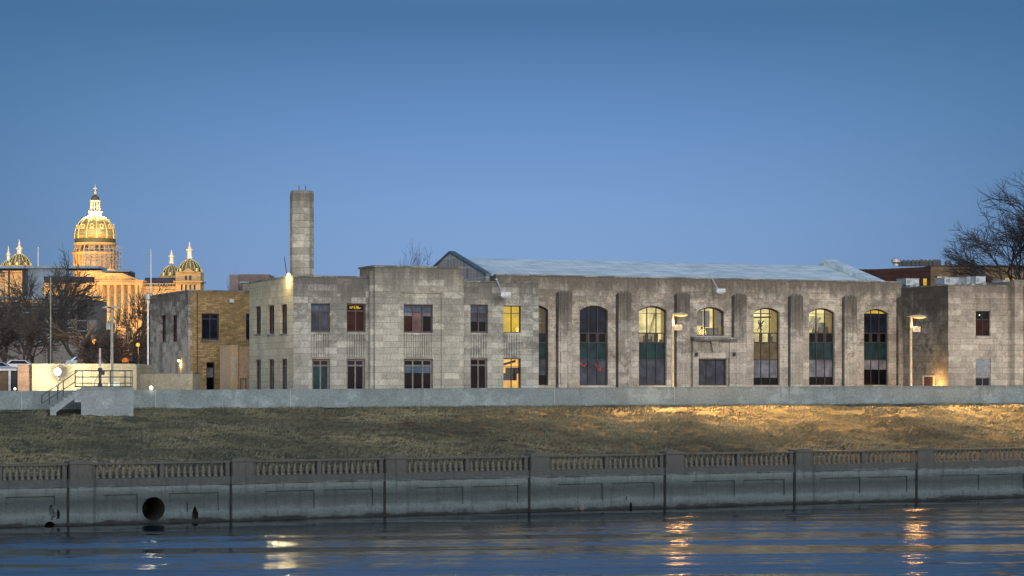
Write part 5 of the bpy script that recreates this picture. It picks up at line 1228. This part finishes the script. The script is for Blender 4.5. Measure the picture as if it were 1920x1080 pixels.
# ================================================================ river
def water():
    p = [(-260, -80), (300, -80), tuple((Q0 + Vector((math.cos(aq), math.sin(aq), 0)) * 320 + Vector((-math.sin(aq), math.cos(aq), 0)) * .3).xy), tuple((Q0 - Vector((math.cos(aq), math.sin(aq), 0)) * 250 + Vector((-math.sin(aq), math.cos(aq), 0)) * .3).xy)]
    me = bpy.data.meshes.new('river_water'); me.from_pydata([(x_, y_, 0) for x_, y_ in p], [], [(0, 1, 2, 3)])
    m, nt, b = base('river_surface', .1); b.inputs['Base Color'].default_value = (.008, .014, .022, 1); b.inputs['IOR'].default_value = 1.333
    t = nd(nt, 'ShaderNodeTexCoord'); ob = t.outputs['Object']
    rot = nd(nt, 'ShaderNodeMapping', {'Vector': ob, 'Rotation': (0, 0, -R(6))}).outputs[0]
    n1 = nd(nt, 'ShaderNodeTexNoise', {'Vector': nd(nt, 'ShaderNodeMapping', {'Vector': rot, 'Scale': (.014, .17, 1)}).outputs[0], 'Scale': 1., 'Detail': 4., 'Roughness': .55, 'Distortion': .3})
    n2 = nd(nt, 'ShaderNodeTexNoise', {'Vector': nd(nt, 'ShaderNodeMapping', {'Vector': rot, 'Scale': (.06, .7, 1)}).outputs[0], 'Scale': 1., 'Detail': 2.5, 'Roughness': .5})
    n3 = nd(nt, 'ShaderNodeTexNoise', {'Vector': nd(nt, 'ShaderNodeMapping', {'Vector': ob, 'Scale': (.55, 1.5, 1)}).outputs[0], 'Scale': 1.6, 'Detail': 2.})
    streak = ramp(nt, n1.outputs[0], [(.37, 0.), (.6, 1.)])
    k = math_(nt, 'MULTIPLY_ADD', streak, .115, -.012)
    k = math_(nt, 'ADD', k, math_(nt, 'MULTIPLY', math_(nt, 'SUBTRACT', n2.outputs[0], .5), .07))
    r1 = nd(nt, 'ShaderNodeSeparateColor', {0: n3.outputs[1]})
    ny = math_(nt, 'ADD', math_(nt, 'MULTIPLY', k, -1.), math_(nt, 'MULTIPLY', math_(nt, 'SUBTRACT', r1.outputs[1], .5), .14))
    nx = math_(nt, 'MULTIPLY', math_(nt, 'SUBTRACT', r1.outputs[0], .5), .34)
    nv = nd(nt, 'ShaderNodeVectorMath', {0: nd(nt, 'ShaderNodeCombineXYZ', {0: nx, 1: ny, 2: 1.}).outputs[0]}, operation='NORMALIZE')
    nt.links.new(nv.outputs[0], b.inputs['Normal'])
    me.materials.append(m); o = bpy.data.objects.new('river_water', me); tag(link(o), kind='structure')
water()
# river bed so nothing is bottomless
q = MB(); q.quad((-260, -80, -2), (300, -80, -2), (300, 330, -2), (-260, 260, -2)); tag(q.build('river_bed', M['mod_dark']), kind='structure')

# ================================================================ bare trees
def tree(px, Y, ytop, spread, lab, seed, mat='bark', gz=None, levels=6, trunk=.28, lean=0., low=.28, twig=.018, cat='tree', group='bare winter trees', nbr=(2, 3), stems=1, kind='bare_tree', up=.55, drop=0., fine=1.):
    rng = random.Random(seed); b = P(px, 720, Y); gz = GZ if gz is None else gz
    Ht = H + (HY - ytop) * Y / F - gz; Wd = spread * Y / F
    T = thing(kind, lab, cat, (b.x, Y, gz), 0, group)
    tr = MB(); cr = MB()
    def grow(p, d, L, r, lv):
        n = 3 if lv < 3 else 2
        q = p
        for i in range(n):
            d2 = (d + Vector((rng.gauss(0, .12), rng.gauss(0, .12), rng.gauss(.03, .07)))).normalized()
            e = q + d2 * L / n; ra = r * (1 - .35 * i / n); rb = r * (1 - .35 * (i + 1) / n)
            (tr if lv == 0 else cr).tube(q, e, ra, rb, 6 if lv < 2 else 3, caps=False)
            d = d2; q = e
            if lv >= 1 and lv < levels and i < n - 1:
                side(q, d, L * (.62 + .2 * rng.random()), rb * .6, lv + 1)
        if lv < levels:
            for k in range(rng.choice(nbr)): side(q, d, L * (.62 + .24 * rng.random()), r * .62, lv + 1, k)
    def side(p, d, L, r, lv, k=0):
        ax = Vector((rng.gauss(0, 1), rng.gauss(0, 1), rng.gauss(0, .4))).normalized(); an = rng.uniform(.35, .85)
        nd_ = (Matrix.Rotation(an, 3, ax) @ d); nd_.x *= 1 + Wd / Ht * .35; nd_.z = nd_.z * .9 + up * .12 - drop; nd_.normalize()
        grow(p, nd_, L, max(r, twig), lv)
    for s_ in range(stems):
        o = Vector((rng.uniform(-.4, .4) * (stems > 1), rng.uniform(-.3, .3) * (stems > 1), -.2))
        d = Vector((lean + (rng.uniform(-.5, .5) if stems > 1 else 0), 0, 1)).normalized()
        grow(o, d, Ht * low, trunk, 0)
    # scale the grown tree to the size it has in the photograph
    zs_ = sorted(v[2] for v in cr.v); xs_ = sorted(v[0] for v in cr.v); zm = zs_[int(len(zs_) * .985)]; xw = (xs_[int(len(xs_) * .985)] - xs_[int(len(xs_) * .015)]) or 1
    kz = Ht / zm; kx = Wd / xw
    cxm = (xs_[-1] + xs_[0]) / 2
    for m_ in (tr, cr): m_.v = [(v[0] * kx, v[1] * kx, v[2] * kz) for v in m_.v]
    tr.build('trunk', M[mat], T); cr.build('crown', M[mat], T)
    return T
tree(90, 330, 492, 210, 'largest bare tree at far left, wide spreading crown against the glazed office block', 11, levels=6, trunk=.42, low=.2, twig=.02, nbr=(2, 2, 3))
tree(143, 300, 515, 150, 'bare tree with a dark forked trunk just left of the statehouse portico', 12, levels=6, trunk=.3, low=.28, twig=.02)
tree(236, 260, 555, 120, 'bare tree in front of the golden portico, beside the white pole', 15, levels=6, trunk=.18, low=.25, twig=.017)
tree(10, 280, 560, 130, 'bare brownish tree cut by the left edge of the view', 17, 'twig_brown', levels=6, trunk=.2, low=.2, twig=.022)
tree(48, 270, 590, 120, 'low dense bare tree with drooping brown twigs at far left', 19, 'twig_brown', levels=5, trunk=.16, low=.16, twig=.02)
tree(120, 255, 600, 120, 'low tangled bare tree directly above the brightest floodlight', 22, levels=5, trunk=.16, low=.18, twig=.018)
tree(180, 340, 585, 120, 'brown bare tree around the larger orange street light', 24, 'twig_brown', levels=5, trunk=.2, low=.2, twig=.018)
tree(255, 350, 575, 100, 'brown bare tree around the smaller orange street light', 28, 'twig_brown', levels=5, trunk=.2, low=.2, twig=.018)
tree(215, 240, 625, 90, 'low brown bush-like bare tree behind the unlit lamp post', 31, 'twig_brown', levels=5, trunk=.12, low=.16, twig=.02, stems=2)
tree(70, 360, 560, 160, 'pale bare tree deep among the others behind the tan building', 33, levels=5, trunk=.22, low=.25, twig=.022)
tree(763, 300, 484, 80, 'small fan of bare twigs peeping over the roof of the entrance bay', 35, 'bark_dark', levels=6, trunk=.2, low=.42, twig=.02, up=1.2)
tree(428, 345, 520, 40, 'thin bare treetop just above the brick building roof', 36, 'bark_dark', levels=5, trunk=.15, low=.5, twig=.02)
tree(1915, 235, 345, 300, 'large bare dark tree spreading over the right wing at the right edge', 41, 'bark_dark', levels=7, trunk=.5, low=.3, twig=.019, lean=-.08, up=.35)
# parked cars glimpsed over the low building
def car(px, py, Y, c, lab, rz=0.):
    o = P(px, py, Y); T = thing('parked_car', lab, 'car', (o.x, o.y, o.z - 1.45), rz, 'cars parked behind the tan building')
    pm = plain('car_paint', c, .3, .3, .08)
    pr = [(-2.2, .35), (2.2, .35), (2.25, .75), (1.9, .92), (1.15, 1.0), (.55, 1.42), (-1.0, 1.45), (-1.6, 1.02), (-2.15, .95), (-2.25, .6)]
    q = MB(); q.prism(pr, lambda t: (t[0], -.85 + max(0, t[1] - 1) * .3, t[1]), lambda t: (t[0], .85 - max(0, t[1] - 1) * .3, t[1])); q.build('body', pm, T)
    for sy in (-1, 1):
        q = MB(); q.prism([(-1.35, 1.03), (.95, 1.03), (.48, 1.36), (-.92, 1.38)], lambda t: (t[0], sy * (.86 - max(0, t[1] - 1) * .3), t[1]), lambda t: (t[0], sy * (.80 - max(0, t[1] - 1) * .3), t[1])); q.build('side_window', M['navy'], T)
        for wx in (-1.4, 1.4):
            q = MB(); q.lathe([(.2, -.1), (.33, -.1), (.33, .1), (.2, .1)], 16); w_ = q.build('wheel', M['rubber'], T); w_.rotation_euler = (R(90), 0, 0); w_.location = (wx, sy * .78, .33)
    for sy in (-.6, .6):
        q = MB(); q.box(2.2, 2.28, sy - .18, sy + .18, .62, .78); q.build('headlight', M['white'], T)
car(156, 669, 285, (.4, .5, .55), 'pale blue parked car seen over the tan building roof, left of the black gate operator', .3)
car(180, 677, 262, (.25, .3, .36), 'dark grey parked car seen over the tan building roof, behind the gate operator', .1)
car(38, 675, 262, (.5, .55, .6), 'white parked car above the pink annexe at far left', .2)
car(-2, 679, 250, (.2, .25, .32), 'slate blue parked car cut by the left edge of the view', .1)
car(262, 694, 240, (.5, .55, .6), 'white parked car behind the low tan wing, beside the white pole', .1)
# raised deck those cars stand on
q = MB(); a = P(-60, 720, 250); q.box(P(-120, 0, 250).x, P(300, 0, 250).x, 246, 300, GZ + .05, P(0, 688, 262).z - .35); tag(q.build('parking_deck', M['farconc']), 'low grey parking deck behind the tan building', 'parking deck')
